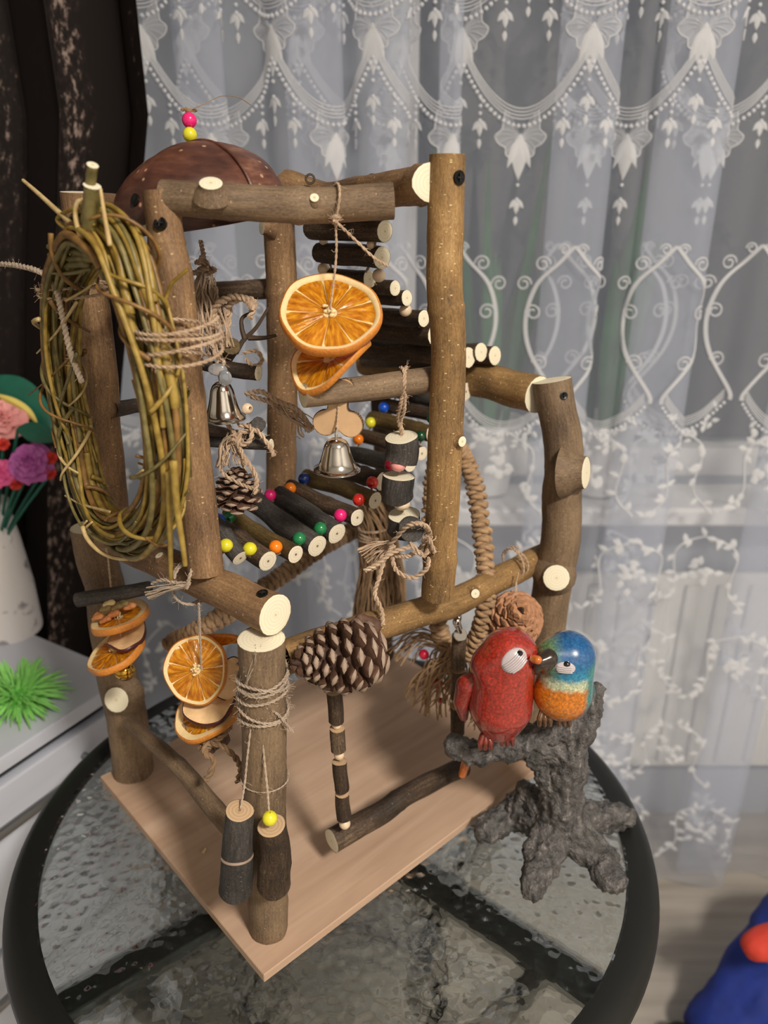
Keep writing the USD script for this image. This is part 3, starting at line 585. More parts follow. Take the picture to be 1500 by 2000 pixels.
T.part('body', lathe([(0, .0), (rv * .98, 0), (rv, .006), (rv * .98, hv * .35), (rv * .84, hv * .7), (rv * .68, hv * .97), (rv * .72, hv), (rv * .62, hv), (rv * .66, hv * .7), (0, hv * .2)], q, n=32), 'vase_white')
def blossom(name, px, py, rpx, d, mtl, lab, layers=4, petals=7, cat='flower'):
    c = P(px, py, d=d); r = pxl(rpx, d); T = Thing(name, lab, cat, c, group='silk flowers in the white vase'); g = np.random.default_rng(int(px * 7 + py)); n0 = unit(CAMDIR + np.array([.1, -.1, .5]))
    for l in range(layers):
        tl = (l + .6) / layers
        for k in range(petals):
            a = (k + .5 * l) / petals * 2 * np.pi + g.uniform(-.2, .2); el = math.radians(78 - 72 * tl)
            uu, vv = np.meshgrid(np.linspace(-1, 1, 5), np.linspace(0, 1, 5), indexing='ij'); w = r * .5 * np.sin(.35 + vv * 2.2) * (.5 + tl * .6)
            x = uu * w; rad = r * tl * vv; zz = r * (.55 * (1 - tl) + .35 * vv * math.sin(el)) - .18 * r * uu ** 2 + .05 * r * np.sin(uu * 5 + l) * vv
            pv = np.stack([rad * math.cos(a) - x * math.sin(a), rad * math.sin(a) + x * math.cos(a), zz], -1).reshape(-1, 3)
            f = [[i * 5 + j, (i + 1) * 5 + j, (i + 1) * 5 + j + 1, i * 5 + j + 1] for i in range(4) for j in range(4)]
            f = np.array(f); f = np.vstack([f[:, [0, 1, 2]], f[:, [0, 2, 3]]]); b = place(pv, c, n0)
            b2 = place(pv - [0, 0, .0012], c, n0); k0 = len(pv)
            T.part('petal', (np.vstack([b, b2]), np.vstack([f, f[:, ::-1] + k0])), mtl)
    stem_to = q + np.array([0, 0, hv * .6]); T.part('stem', tube(spline([c - n0 * r * .1, (c + stem_to) / 2 + [0, 0, .004], stem_to], 12), .0022, 6), 'leaf_teal')
    return T
dF = dq - .115
blossom('peony', 62, 905, 46, dF - .03, 'petal_purple', 'purple ruffled peony bloom beside the willow wreath', 5, 9)
blossom('peony', 10, 822, 48, dF, 'petal_pink', 'pale pink peony bloom at the left edge above the purple one', 4, 8)
blossom('peony', 2, 925, 32, dF - .03, 'petal_magenta', 'magenta bloom at the left edge below the pale pink one', 4, 8)
for px, py, r, lab in ((100, 895, 16, 'small red bloom right of the purple peony'), (98, 925, 15, 'small red bloom low right of the purple peony'), (32, 945, 16, 'small red bloom under the purple peony'), (6, 868, 16, 'small red bloom at the left edge between the pink ones')):
    blossom('small_flower', px, py, r, dF - .03, 'petal_red', lab, 2, 6)
def big_leaf(name, pts, d, wpx, mtl, lab, cat):
    pth = spline([P(x, y, d=dd) for (x, y), dd in zip(pts, d)], 16); w = pxl(wpx, np.mean(d)) * np.sin(np.linspace(.25, np.pi * .97, 16)); t_, a_, b_ = frames(pth)
    sdv = np.array([unit(np.cross(x, CAMDIR)) for x in t_]); th = .0012
    v = np.vstack([pth + w[:, None] * sdv, pth + CAMDIR * .004, pth - w[:, None] * sdv, pth - CAMDIR * th]); f = []
    for r in range(4):
        for i in range(15): A = r * 16 + i; B = ((r + 1) % 4) * 16 + i; f += [[A, A + 1, B + 1], [A, B + 1, B]]
    T = Thing(name, lab, cat, pth[0]); T.part('blade', (v, np.array(f)), mtl); T.part('stem', tube(spline([pth[0], (pth[0] + q) / 2 + [0, 0, .06], q + [0, 0, hv * .6]], 10), .002, 6), 'leaf_teal')
big_leaf('silk_leaf', [(-12, 740), (30, 765), (70, 805), (105, 850)], (dF + .02,) * 4, 34, 'leaf_teal', 'broad dark green leaf arching above the blooms', 'leaf')
big_leaf('silk_leaf', [(35, 838), (70, 845), (110, 862)], (dF - .035,) * 3, 20, 'leaf_teal', 'short dark green leaf just above the purple peony', 'leaf')
big_leaf('ribbon', [(-10, 770), (25, 785), (55, 805), (75, 830)], (dF + .005,) * 4, 9, 'ribbon_yellow', 'yellow ribbon strip along the green leaf above the pink bloom', 'ribbon')
qg = P(38, 1372, z=-.01); qg[2] = DZ; g = np.random.default_rng(5)
T = Thing('artificial_grass', 'bright green artificial grass tuft on the dresser in front of the vase', 'plant', qg); bl = []
for k in range(330):
    a = g.uniform(0, 6.28); o2 = math.sqrt(g.uniform(0, 1)) * .012; le = g.uniform(.03, .062); el = g.uniform(.05, 1.45)
    b = qg + np.array([math.cos(a) * o2, math.sin(a) * o2, .002]); dr = np.array([math.cos(a) * math.cos(el), math.sin(a) * math.cos(el), math.sin(el)]); tip = b + dr * le - np.array([0, 0, .008 * math.cos(el)])
    tip[2] = max(tip[2], DZ + .003); bl.append(tube(spline([b, (b + tip) / 2 + [0, 0, .008], tip], 5), np.array([.0016, .0022, .0024, .0018, .0004]), 4, caps=False))
T.part('blades', vf(join(*bl)), 'grass_green', kind='stuff'); T.part('tuft_base', ball(qg + [0, 0, .006], .013, 2, (1, 1, .45)), 'leaf_teal')

# ------------------------------------------------------------------ bag on the floor at the lower right
qb = np.array([.68, .86, 0]); g = np.random.default_rng(8)
T = Thing('cloth_bag', 'blue cloth bag with a red corner on the floor at the lower right', 'bag', qb)
b1 = smoothed(bones([(qb + [-.13, -.03, .06], .06), (qb + [.16, .0, .08], .08), (qb + [.02, .06, .17], .07), (qb + [.2, .05, .2], .06)], [(0, 1), (1, 2), (0, 2), (1, 3), (2, 3)]), .012, 10)
T.part('body', rough(b1, .012, 22, 3), 'cloth_blue', smooth=True)
b2 = smoothed(bones([(P(1478, 1850, Y=.80), .022), (P(1540, 1835, Y=.82), .03)], [(0, 1)]), .008, 6); T.part('flap', rough(b2, .006, 40, 4), 'cloth_red', smooth=True)
b3 = smoothed(bones([(qb + [-.2, -.04, .035], .034), (qb + [.15, -.12, .035], .034)], [(0, 1)]), .01, 6); T.part('base', rough(b3, .006, 30, 5), 'cloth_black', smooth=True)

# ------------------------------------------------------------------ the round glass table
TC = np.array([-.0802169 * S, 1.030471 * S, TABLE_Z]); TR = .3143
T = Thing('glass_table', 'round table with hammered glass top and black metal rim', 'table', (TC[0], TC[1], 0))
prof = [(TR - .031, -.004), (TR - .031, -.0012), (TR - .028, -.0006), (TR - .02, -.0003), (TR - .010, -.0012), (TR - .002, -.008), (TR, -.014), (TR - .002, -.024), (TR - .008, -.027), (TR - .012, -.02), (TR - .012, -.010), (TR - .03, -.008), (TR - .031, -.004)]
T.part('rim', lathe(prof, TC, (0, 0, 1), 128), 'table_black')
T.part('glass_top', lathe([(0, 0), (TR - .020, 0), (TR - .020, -.006), (0, -.006)][::-1], TC + [0, 0, -.0008], (0, 0, 1), 96), 'hammered_glass', smooth=False)
crossp = P(707, 1649, z=-.009 - .03)
for k, (qa, qb_) in enumerate((((120, 1990), (430, 1808)), ((1180, 1962), (805, 1712)))):
    a = P(*qa, z=-.04); b = P(*qb_, z=-.04); d_ = unit(b - a); mid = a + d_ * ((TC - a) @ d_); h = math.sqrt(max(0, (TR - .02) ** 2 - np.linalg.norm((mid - TC)[:2]) ** 2))
    an = math.atan2(d_[1], d_[0]); c = mid.copy(); c[2] = TABLE_Z - .021 - k * .002
    T.part('cross_bar', box(c, (2 * h, .034, .016), rot=an, bev=.004), 'table_black')
    for sg in (-1, 1):
        e = mid + d_ * sg * (h - .09); e[2] = TABLE_Z - .029
        T.part('bolt', lathe([(0, 0), (.0075, 0), (.0075, .003), (.005, .006), (0, .007)], np.array([*(mid + d_ * sg * (h * .48))[:2], c[2] + .008]), (0, 0, 1), 16), 'screw_black')
        foot = np.array([*(TC + d_ * sg * .30)[:2], .012])
        T.part('leg', tube(spline([e, e + d_ * sg * .02 + [0, 0, -.03], np.array([*(TC + d_ * sg * .12)[:2], .42]), np.array([*(TC + d_ * sg * .13)[:2], .30]), foot], 30), .0115, 12), 'table_black')
        T.part('foot_cap', lathe([(0, 0), (.014, 0), (.014, .03), (.010, .034), (0, .034)], foot - [0, 0, .012], (0, 0, 1), 16), 'screw_black')
T.part('ring_brace', tube(np.array([[*(TC[:2] + .115 * np.array([math.cos(a), math.sin(a)])), .42] for a in np.linspace(0, 2 * np.pi, 49)[:-1]]), .007, 8, closed=True), 'table_black')
# ------------------------------------------------------------------ the playground: board and branch frame (one screwed-together thing)
G = Thing('branch_playground', 'wooden pet bird playground of peeled-end branches screwed to a plywood board on the glass table', 'bird playground', L(BA / 2, BB / 2, -.009))
ctr = L(BA / 2, BB / 2, -.0045)
G.part('base_board', box(ctr, (BA, BB, .009), rot=TH, bev=.0008), 'plywood', smooth=False, label='plywood base board')
def R(w, q): return pxl(w / 2, dep(q))
# ground posts
A0, A1 = L(.028, .0334, 0), L(.034, .0215, .293); A0[2] = ZB
pA = add_log(G, 'post', [A0, A1], .0166, .0168, 'bark_grey', show=(1,), n=22, nodes=((.36, .05), (.10, .04)), wob=.035, label='front corner post wound with twine')
L0, Lt = L(.031, .293, 0), L(.028, .299, .290)
pL = add_log(G, 'post', [L0, L(.031, .294, .15), Lt], .0212, .0182, 'bark_grey', show=(1, 2), n=20, pst=((236, 1362, .0128, .010, [-.12, -.92, .36]),), wob=.05, nodes=((.72, .06),), label='short left corner post with a sawn stub')
R0, Rm, Rt = L(.372, .030, 0), P(1088, 1100, u=.378), P(1078, 742, u=.37)
pR = add_log(G, 'post', [R0, Rm, P(1098, 900, u=.374), Rt], .0205, .0175, 'bark_grey', show=(1, 2, 3), n=20,
             pst=((1122, 922, .0150, .011, [.86, -.48, .12]), (1085, 1126, .0128, .008, [-.1, -.93, .3])), wob=.05, label='right corner post with two sawn stubs')
B0, Bt = L(.376, .272, 0), P(738, 706, u=.371)
pB = add_log(G, 'post', [B0, P(757, 1050, u=.373), Bt], .0135, .0115, 'bark_dark', show=(1, 2), pst=((742, 1272, .0105, .008, [-.5, -.85, .2]),), n=16, label='thin dark rear corner post')
# storey beams
b0, b1 = P(212, 1052, u=.03), P(538, 1201, z=.309)
pLA = add_log(G, 'beam', [b0, P(400, 1136, z=.306), b1], .0135, .0150, 'bark', show=(1, 2), n=20, pst=((312, 1086, .0035, .001, None),), wob=.03, label='beam across the two left posts with a bright sawn end')
RL, RRt = P(548, 1287, v=.032), P(1078, 1078, v=.036)
pAR = add_log(G, 'rail', [RL, P(735, 1222, v=.032), P(905, 1165, v=.033), RRt], .0132, .0128, 'bark_ochre', show=(2,), n=18, nodes=((.60, .10), (.30, .05)), wob=.06, pst=((925, 1158, .0042, .004, [.3, -.9, .3]),), label='long ochre rail between the front and right posts')
t3a, t3b = P(1052, 771, u=.37), P(715, 706, u=.372)
pRB = add_log(G, 'beam', [t3a, P(930, 742, u=.371), t3b], .0178, .0165, 'bark_ochre', show=(0,), n=18, wob=.07, label='upper beam from the right post to the rear post')
# upper frame posts
u1b, u1t = P(402, 1118, z=.3205), P(312, 372, u=.036)
pU1 = add_log(G, 'post', [u1b, P(372, 840, u=.036), P(345, 560, u=.036), P(326, 470, u=.036), u1t], .0133, .0112, 'bark', show=(1, 2), n=20, nodes=((.73, .10), (.30, .06), (.55, .05)), wob=.03,
              pst=((420, 950, .0065, .004, [.95, -.3, .1]),), label='left upper post with a black screw near its top')
u0b, u0t = P(222, 1042, u=.034), P(152, 375, u=.034)
pU0 = add_log(G, 'post', [u0b, P(198, 760, u=.034), u0t], .0148, .0132, 'bark', show=(1,), n=18, nodes=((.45, .09),), wob=.03, label='upper post behind the willow wreath')
u2b, u2t = P(548, 1010, v=.235), P(545, 418, v=.22)
pU2 = add_log(G, 'post', [u2b, P(551, 700, v=.228), u2t], .0150, .0140, 'bark', show=(2,), n=18, nodes=((.73, .12), (.2, .05)), wob=.03, pst=((524, 445, .0062, .006, [-.85, -.5, .1]),), label='rear upper post behind the orange slices')
f2b, f2t = P(855, 1163, v=.008), P(874, 302, v=.008)
pF2 = add_log(G, 'post', [f2b, P(866, 960, v=.006), P(875, 700, v=.006), P(868, 560, v=.006), f2t], .0136, .0124, 'bark_ochre', show=(0, 1, 2), n=22, nodes=((.68, .08), (.345, .07), (.09, .08), (.86, .05)), wob=.035,
              pst=((896, 861, .0040, .004, [.6, -.78, .1]),), label='tall ochre post standing on the front rail')
# top beams
t1a, t1b = P(318, 386, u=.037), P(768, 393, u=.165)
pT1 = add_log(G, 'beam', [t1a, P(470, 395, d=.495), P(600, 402, d=.52), t1b], .0108, .0117, 'bark_grey', show=(0, 1, 2, 3), n=20, nodes=((.62, .12), (.28, .06)), wob=.04,
              pst=((413, 372, .0072, .005, [.1, -.5, .85]), (614, 389, .0030, .002, [.1, -.8, .5])), label='top beam with two sawn knots in front of the coconut')
t2a, t2b = P(840, 358, v=.012), P(558, 362, v=.215)
pT2 = add_log(G, 'beam', [t2a, P(800, 366, d=.555), P(720, 384, d=.60), P(640, 384, d=.65), t2b], .0128, .0130, 'bark', show=(0,), n=18, wob=.08, nodes=((.12, .1),), label='curved top beam running back from the tall post')
T0a, T0b = P(300, 425, u=.05), P(178, 402, u=.046)
pT0 = add_log(G, 'beam', [T0a, T0b], .0118, .0105, 'bark', show=(0,), n=16, label='short top beam behind the wreath')
add_log(G, 'perch', [P(592, 772, d=.548), P(868, 738, d=.598)], .0087, .0100, 'bark_grey', show=(0, 1), n=18, wob=.03, label='straight grey perch jutting left from the tall post')
add_log(G, 'cross_bar', [P(240, 588, u=.04), P(330, 575, d=.72), P(548, 563, v=.235)], .0085, .0092, 'bark_dark', show=(), n=14, label='dark bar behind the silver bell')
add_log(G, 'cross_bar', [P(215, 800, u=.034), P(300, 795, d=.735), P(400, 838, d=.745), P(535, 866, v=.235)], .0068, .0062, 'bark_dark', show=(), n=12, label='thin bar low behind the wreath')
add_log(G, 'rail', [P(252, 1410, u=.018), P(330, 1480, u=.014), P(390, 1545, u=.013), P(474, 1645, u=.013)], .0068, .0086, 'bark_grey', show=(0,), n=14, nodes=((.42, .1),), wob=.05, label='slanting low rail between the left and front posts')
# screws
def screw(px_, py_, body, n, r=.0042, label=None):
    q, nq = seen(body, px_, py_); n = unit(nq if n is None else n); q = q + n * .0006
    s0 = G.part('screw', lathe([(0, 0), (r * .25, 0), (r * .8, .0008), (r, .0006), (r, -.002), (0, -.002)], q, n, 16), 'screw_black', label=label)
    B = basis(n)
    for k in (0, 1):
        e = B[k] * r * .55; G.part('slot', tube(np.array([q + n * .0009 - e, q + n * .0009 + e]), r * .13, 6), 'cloth_black', parent=s0)
screw(313, 437, LOGM[pU1], unit(CAMDIR + [-.2, 0, .1])); screw(896, 347, LOGM[pF2], None, .0046); screw(513, 1160, LOGM[pLA], None, .004); screw(1101, 773, LOGM[pR], None, .0036)
crumb = P(397, 1664, z=.0015); single('wood_chip', smoothed(bones([(crumb + [0, 0, 0], .0016), (crumb + [.0012, .0035, 0], .0013)], [(0, 1)], 10), .001, 3), 'cut_wood', 'tiny pale wood chip lying on the plywood board', 'wood chip')

# ------------------------------------------------------------------ coconut roof with beads
cc = P(400, 428, d=.575); cR = pxl(170, .575); CH = .80
T = Thing('coconut_shell', 'half coconut shell roof with a pink and a yellow bead on top', 'coconut shell', cc)
axs = unit(np.array([-.17, .10, 1.0]))
a = np.linspace(0, math.pi / 2 * 1.02, 28); outer = np.stack([cR * np.sin(a), cR * CH * np.cos(a)], -1); inner = np.stack([(cR - .004) * np.sin(a), (cR * CH - .004) * np.cos(a)], -1)
lv, lf = lathe(np.vstack([outer, inner[::-1]]), cc, axs, 72)
nn = lv - cc; lv = lv + nn / np.linalg.norm(nn, axis=1)[:, None] * ((meshkit.fbm(lv * 30, 3, 4) - .5) * .006)[:, None]
sh = T.part('shell', (lv, lf), 'shell', smooth=50)
Bc = basis(axs); top = cc + axs * cR * CH
az = math.atan2(*(Bc[:2] @ unit(P(405, 300, d=.53) - cc))[::-1]); dirh = lambda q: math.cos(q) * Bc[0] + math.sin(q) * Bc[1]
for dz in (.30,):
    aa = np.linspace(.05, 1.5, 30); ridge = np.array([cc + (cR + .0006) * math.sin(x) * dirh(az + dz) + (cR * CH + .0006) * math.cos(x) * axs for x in aa]); T.part('seam', vf(tube(ridge, .0011, 6)), 'shell', parent=sh, label='raised seam ridge')
db = .563
yb_ = P(371, 263, d=db); pb_ = P(370, 235, d=db)
cs, cn = seen((lv, lf), 264, 391); T.part('screw', lathe([(0, 0), (.001, 0), (.0035, .0006), (.0042, .0002), (.0042, -.003), (0, -.003)], cs + cn * .0006, cn, 16), 'screw_black')
T.part('bead', bead_mesh(yb_, pxl(14, db), (0, 0, 1)), 'bead_yellow', label='yellow bead'); T.part('bead', bead_mesh(pb_, pxl(14.5, db), (0, 0, 1)), 'bead_pink', label='pink bead')
kt = P(368, 217, d=db)
T.part('string', vf(join(twine([P(371, 276, d=db), pb_, kt + [0, 0, .001], P(354, 215, d=db - .003)], .0011), twine([kt, P(385, 216, d=db + .002)], .0011, seed=3), ball(kt, .0022, 2))), 'jute')
T.part('thread', vf(tube(spline([kt, P(400, 203, d=db), P(432, 188, d=db + .01), P(465, 190, d=db + .02), P(490, 205, d=db + .025)], 16), .0003, 5)), 'jute')
# ------------------------------------------------------------------ willow wreath tied to the left posts
WD = -.004
ring = [P(x, y, u=WD + o) for x, y, o in ((172, 448, .0), (128, 545, 0), (117, 660, 0), (128, 770, 0), (150, 870, 0), (172, 960, 0), (205, 1022, -.003), (255, 1042, -.004), (303, 1003, -.003), (322, 920, 0), (312, 800, 0), (293, 690, 0), (265, 575, 0), (232, 478, 0))]
rp = spline(ring + ring[:2], 400)[:int(400 * 14 / 15)]
T = Thing('willow_wreath', 'oblong wreath of twisted yellow willow twigs tied to the left posts', 'wreath', P(255, 1075, u=WD)); g = np.random.default_rng(21)
tR, aR, bR = frames(rp, True); nr = len(rp); mats = ['willow_yellow', 'willow_olive', 'willow_olive', 'willow_brown', 'willow_yellow']
rad = np.interp(np.arange(nr) / nr, [0, .08, .3, .45, .5, .62, .8, .93, 1], [.017, .0155, .013, .015, .017, .0175, .015, .0165, .017])
def along(i0, n, off, tw):
    idx = (i0 + np.arange(n)) % nr; w = np.arange(n) / nr
    ph = off[1] + tw * w * 2 * np.pi; rr = off[0] * rad[idx] * (1 + .15 * np.sin(w * 17 + off[1] * 3))
    return rp[idx] + rr[:, None] * (np.cos(ph)[:, None] * aR[idx] + np.sin(ph)[:, None] * bR[idx])
for k in range(62):
    n = int(nr * g.uniform(.35, .85)); i0 = g.integers(0, nr); r0 = g.uniform(.0016, .0027) if k > 9 else g.uniform(.0028, .0036)
    q = along(i0, n, (math.sqrt(g.uniform(.05, 1)), g.uniform(0, 6.28)), g.uniform(-.5, .9)); q = spline(q[::6], n // 4)
    if g.uniform() < .35:                                     # a loose end that springs away from the bundle
        e = unit(q[-1] - q[-3] + g.normal(size=3) * .005); q = np.vstack([q, q[-1] + e * .012, q[-1] + e * .026 + g.normal(size=3) * .004])
    T.part('twig', vf(tube(q, np.linspace(r0, r0 * .55, len(q)), 7)), mats[g.integers(0, 5)], smooth=True)
for k in range(26):                                           # binding twigs spiralling round the bundle
    i0 = g.integers(0, nr); n = int(nr * g.uniform(.03, .13)); q = along(i0, n, (g.uniform(1.05, 1.2), g.uniform(0, 6.28)), g.choice([-1, 1]) * g.uniform(5, 9)); q = np.vstack([q, q[-1] + unit(q[-1] - q[-4]) * .010])
    T.part('binding_twig', vf(tube(spline(q[::3], n), np.linspace(.0018, .0009, n), 6)), ['willow_pale', 'willow_brown', 'willow_olive', 'willow_yellow'][g.integers(0, 4)], smooth=True)
for pts, r, mt in (([(166, 450), (172, 395), (181, 322)], .0034, 'willow_olive'), ([(176, 455), (178, 410), (180, 362)], .0052, 'willow_olive'), ([(215, 480), (204, 420), (196, 368)], .0016, 'willow_pale'), ([(150, 445), (112, 412), (75, 378), (45, 352)], .0019, 'willow_pale'),
                   ([(140, 455), (112, 428), (150, 408), (185, 440)], .0017, 'willow_yellow'), ([(190, 500), (140, 490), (95, 482)], .0030, 'willow_olive'), ([(185, 505), (140, 505), (96, 498)], .0026, 'willow_olive'), ([(170, 515), (130, 520), (100, 545)], .0024, 'willow_olive'),
                   ([(330, 920), (331, 1000), (333, 1075), (334, 1132)], .0024, 'willow_yellow'), ([(338, 900), (345, 985), (356, 1060), (362, 1105)], .0026, 'willow_yellow'), ([(215, 1000), (160, 985), (127, 968)], .0012, 'willow_pale'),
                   ([(135, 700), (95, 740), (55, 772)], .0010, 'willow_brown'), ([(150, 590), (110, 650), (72, 690)], .0011, 'willow_pale'), ([(150, 690), (120, 780), (108, 820)], .0014, 'willow_olive')):
    q = spline([P(x, y, u=WD - .010) for x, y in pts], 20)
    tg = T.part('twig', vf(tube(q, np.linspace(r, r * .95 if r > .003 else r * .6, 20), 8)), mt, smooth=True)
    if r > .003: T.part('cut_face', disc_cap(q[-1], unit(q[-1] - q[-2]), tube(q, np.full(20, r), 12, caps=False)[0][-12:], r, .3), 'cut_wood', parent=tg, smooth=True)
c = P(345, 668, u=.018)
def oval_wrap(c, a1, a2, ra, rb, turns, pitch, seed, r=.0011):
    ph = np.linspace(0, turns * 2 * np.pi, int(turns * 26)); g = np.random.default_rng(seed); nz = unit(np.cross(a1, a2))
    q = c + ra * np.cos(ph)[:, None] * a1 + rb * np.sin(ph)[:, None] * a2 + ((ph / 6.283 - turns / 2) * pitch + .002 * np.sin(ph * 1.37 + seed))[:, None] * nz
    return twine(q, r, fuzz=.6, seed=seed)
T.part('twine_tie', vf(oval_wrap(P(350, 668, u=.014), unit(P(420, 668, d=.56) - P(290, 672, d=.56)), unit(np.cross([0, 0, 1], P(420, 668, d=.56) - P(290, 672, d=.56))), pxl(72, .55), .026, 4, .0065, 4)), 'twine', label='twine tying the wreath to the upper post')
T.part('twine_tie', vf(oval_wrap(P(160, 562, u=.012), unit(ev), unit(eu), .031, .030, 2, .003, 6)), 'twine')
T.part('twine_tie', vf(twine([P(x, y, d=dep(P(x, y, u=WD)) - .026) for x, y in ((-60, 490), (-20, 512), (30, 518), (80, 532), (108, 562), (122, 620), (138, 690), (160, 746))], .0020, fuzz=.5, pitch=.010, seed=9)), 'twine_grey', label='long loose end of twine curling left')

# ------------------------------------------------------------------ dried fruit slices
def bend_fn(amp, ph, k=2, cup=0.0):
    return lambda v, R: v + np.stack([np.zeros(len(v)), np.zeros(len(v)), amp * (np.hypot(v[:, 0], v[:, 1]) / R) ** 2 * np.cos(k * np.arctan2(v[:, 1], v[:, 0]) + ph) + cup * (np.hypot(v[:, 0], v[:, 1]) / R) ** 2], -1)
def orange_slice(T, c, n, R, roll=0.0, thick=.005, nseg=10, bend=None, seed=0, squash=1.0, label=None, curl_=None, pithw=.115, core=True):
    g = np.random.default_rng(seed); bend = bend or (lambda v, R: v)
    def put_(v): v = bend(np.asarray(v, float) * [1, squash, 1], R); return place(v, c, n, roll=roll)
    th = np.linspace(0, 2 * np.pi, 65)[:-1]; wob = 1 + .018 * np.sin(3 * th + seed) + .012 * np.sin(7 * th + seed * 2)
    def ringmesh(prof):
        m = len(prof); v = np.stack([np.stack([p[0] * R * wob * np.cos(th), p[0] * R * wob * np.sin(th), np.full(64, p[1] * thick)], -1) for p in prof]).reshape(-1, 3)
        i, j = np.meshgrid(np.arange(m - 1), np.arange(64), indexing='ij'); j2 = (j + 1) % 64
        f = np.stack([i * 64 + j, (i + 1) * 64 + j, (i + 1) * 64 + j2, i * 64 + j2], -1).reshape(-1, 4); return put_(v), np.vstack([f[:, [0, 1, 2]], f[:, [0, 2, 3]]])
    k = 1 - pithw
    p = T.part('orange_slice', ringmesh([(.02, .06), (k * .5, .08), (k * .96, .10), (k, .5), (.955, .56), (.965, 0), (.95, -.55), (k, -.5), (k * .9, -.12), (.02, -.06)]), 'pith', smooth=60, label=label)
    T.part('rind', ringmesh([(.952, .60), (.985, .52), (1.0, .2), (1.0, -.2), (.985, -.55), (.945, -.62), (.955, 0), (.952, .60)]), 'rind', parent=p, smooth=60)
    for s_ in range(nseg):
        a0 = (s_ + .012) / nseg * 2 * np.pi; a1 = (s_ + .988) / nseg * 2 * np.pi; rows = []
        rr = np.linspace(.14 if core else .05, k * .985, 7); aa = np.linspace(a0, a1, 9); bulge = g.uniform(.16, .30)
        for r_ in rr:
            q = (aa - a0) / (a1 - a0); edge = np.sin(np.pi * q) ** .3 * min(1, (1 - r_ / k) * 7 + .02) ** .5 * min(1, (r_ - .1) * 6) ** .5
            rows.append(np.stack([r_ * R * np.cos(aa), r_ * R * np.sin(aa), thick * (.08 + bulge * edge + .05 * g.normal(size=9) * edge)], -1))
        v = np.array(rows).reshape(-1, 3); f = np.array([[i * 9 + j, (i + 1) * 9 + j, (i + 1) * 9 + j + 1, i * 9 + j + 1] for i in range(6) for j in range(8)])
        f = np.vstack([f[:, [0, 1, 2]], f[:, [0, 2, 3]]]); bkc = np.stack([np.hypot(v[:, 0], v[:, 1]), np.arctan2(v[:, 1], v[:, 0]) * R * .5, v[:, 2] * 0 + seed], -1)
        v2 = v * [1, 1, -1]; kk = len(v)
        lp = [i * 9 for i in range(7)] + [54 + j for j in range(1, 9)] + [i * 9 + 8 for i in range(5, -1, -1)] + list(range(7, 0, -1)); lp2 = lp[1:] + lp[:1]
        side = np.array([[x, y, y + kk] for x, y in zip(lp, lp2)] + [[x, y + kk, x + kk] for x, y in zip(lp, lp2)])
        T.part('segment', (np.vstack([put_(v), put_(v2)]), np.vstack([f, f[:, ::-1] + kk, side]), np.vstack([bkc, bkc])), 'pulp', parent=p, smooth=True)
    if core:
        ms = []
        for q in range(12):
            a = g.uniform(0, 6.28); rr = g.uniform(.02, .15) * R; ms.append(ball((rr * math.cos(a), rr * math.sin(a), thick * g.uniform(.2, .7)), R * g.uniform(.035, .065), 1, (1, .7, .8)))
        m = join(*ms); T.part('core', (put_(m[0]), m[1]), 'pith', parent=p)
    return p
def apple_slice(T, c, n, R, roll=0.0, seed=0, squash=.8, thick=.003, amp=.1):
    g = np.random.default_rng(seed); th = np.linspace(0, 2 * np.pi, 49)[:-1]; wob = 1 + .06 * np.sin(2 * th + seed) + .035 * np.sin(5 * th + seed)
    def mk(prof):
        m = len(prof); v = []
        for r_, z_ in prof: v.append(np.stack([r_ * R * wob * np.cos(th), r_ * R * wob * np.sin(th) * squash, z_ * thick + amp * R * r_ ** 2 * np.cos(2 * th + seed) + .03 * R * r_ * np.sin(6 * th)], -1))
        v = np.array(v).reshape(-1, 3); i, j = np.meshgrid(np.arange(m - 1), np.arange(48), indexing='ij'); j2 = (j + 1) % 48
        f = np.stack([i * 48 + j, (i + 1) * 48 + j, (i + 1) * 48 + j2, i * 48 + j2], -1).reshape(-1, 4); return place(v, c, n, roll=roll), np.vstack([f[:, [0, 1, 2]], f[:, [0, 2, 3]]])
    p = T.part('apple_slice', mk([(.03, .4), (.4, .45), (.8, .5), (.97, .5), (.97, -.5), (.5, -.4), (.03, -.4)]), 'apple_flesh', smooth=50)
    T.part('peel', mk([(.965, .62), (1.0, .4), (1.015, 0), (1.0, -.5), (.965, -.7)]), 'apple_skin', parent=p, smooth=50)
def upto(tilt, side=0.0, roll=0.0):
    """a direction pointing up, leaned towards the viewer by tilt degrees and sideways by side degrees"""
    tl, sd = math.radians(tilt), math.radians(side); return unit([math.sin(sd), -math.sin(tl), math.cos(tl)])
def bell(T, topc, rim_r, h, ax=(0, 0, 1), mt='steel'):
    ax = unit(ax); pr = [(.0, 0), (.25, -.02), (.42, -.10), (.52, -.22), (.60, -.45), (.70, -.68), (.80, -.84), (.94, -.90), (1.0, -.925), (.985, -.95), (.94, -.96), (.98, -.975), (1.0, -.99), (.97, -1.0), (.90, -.985), (.78, -.86), (.66, -.66), (.5, -.3), (.3, -.12), (0, -.06)]
    b = T.part('bell', lathe([(p * rim_r, q * h) for p, q in pr], topc, ax, 48), mt, smooth=35)
    lp = np.array([[0, math.cos(a) * .10 * rim_r * 2, math.sin(a) * .16 * rim_r * 2 + .12 * rim_r] for a in np.linspace(0, 2 * np.pi, 18)[:-1]]); T.part('bell_loop', vf(tube(place(lp, topc, ax), rim_r * .055, 8, closed=True)), mt, parent=b)
    T.part('clapper', ball(np.asarray(topc) - ax * h * .86, rim_r * .2, 2), mt, parent=b)

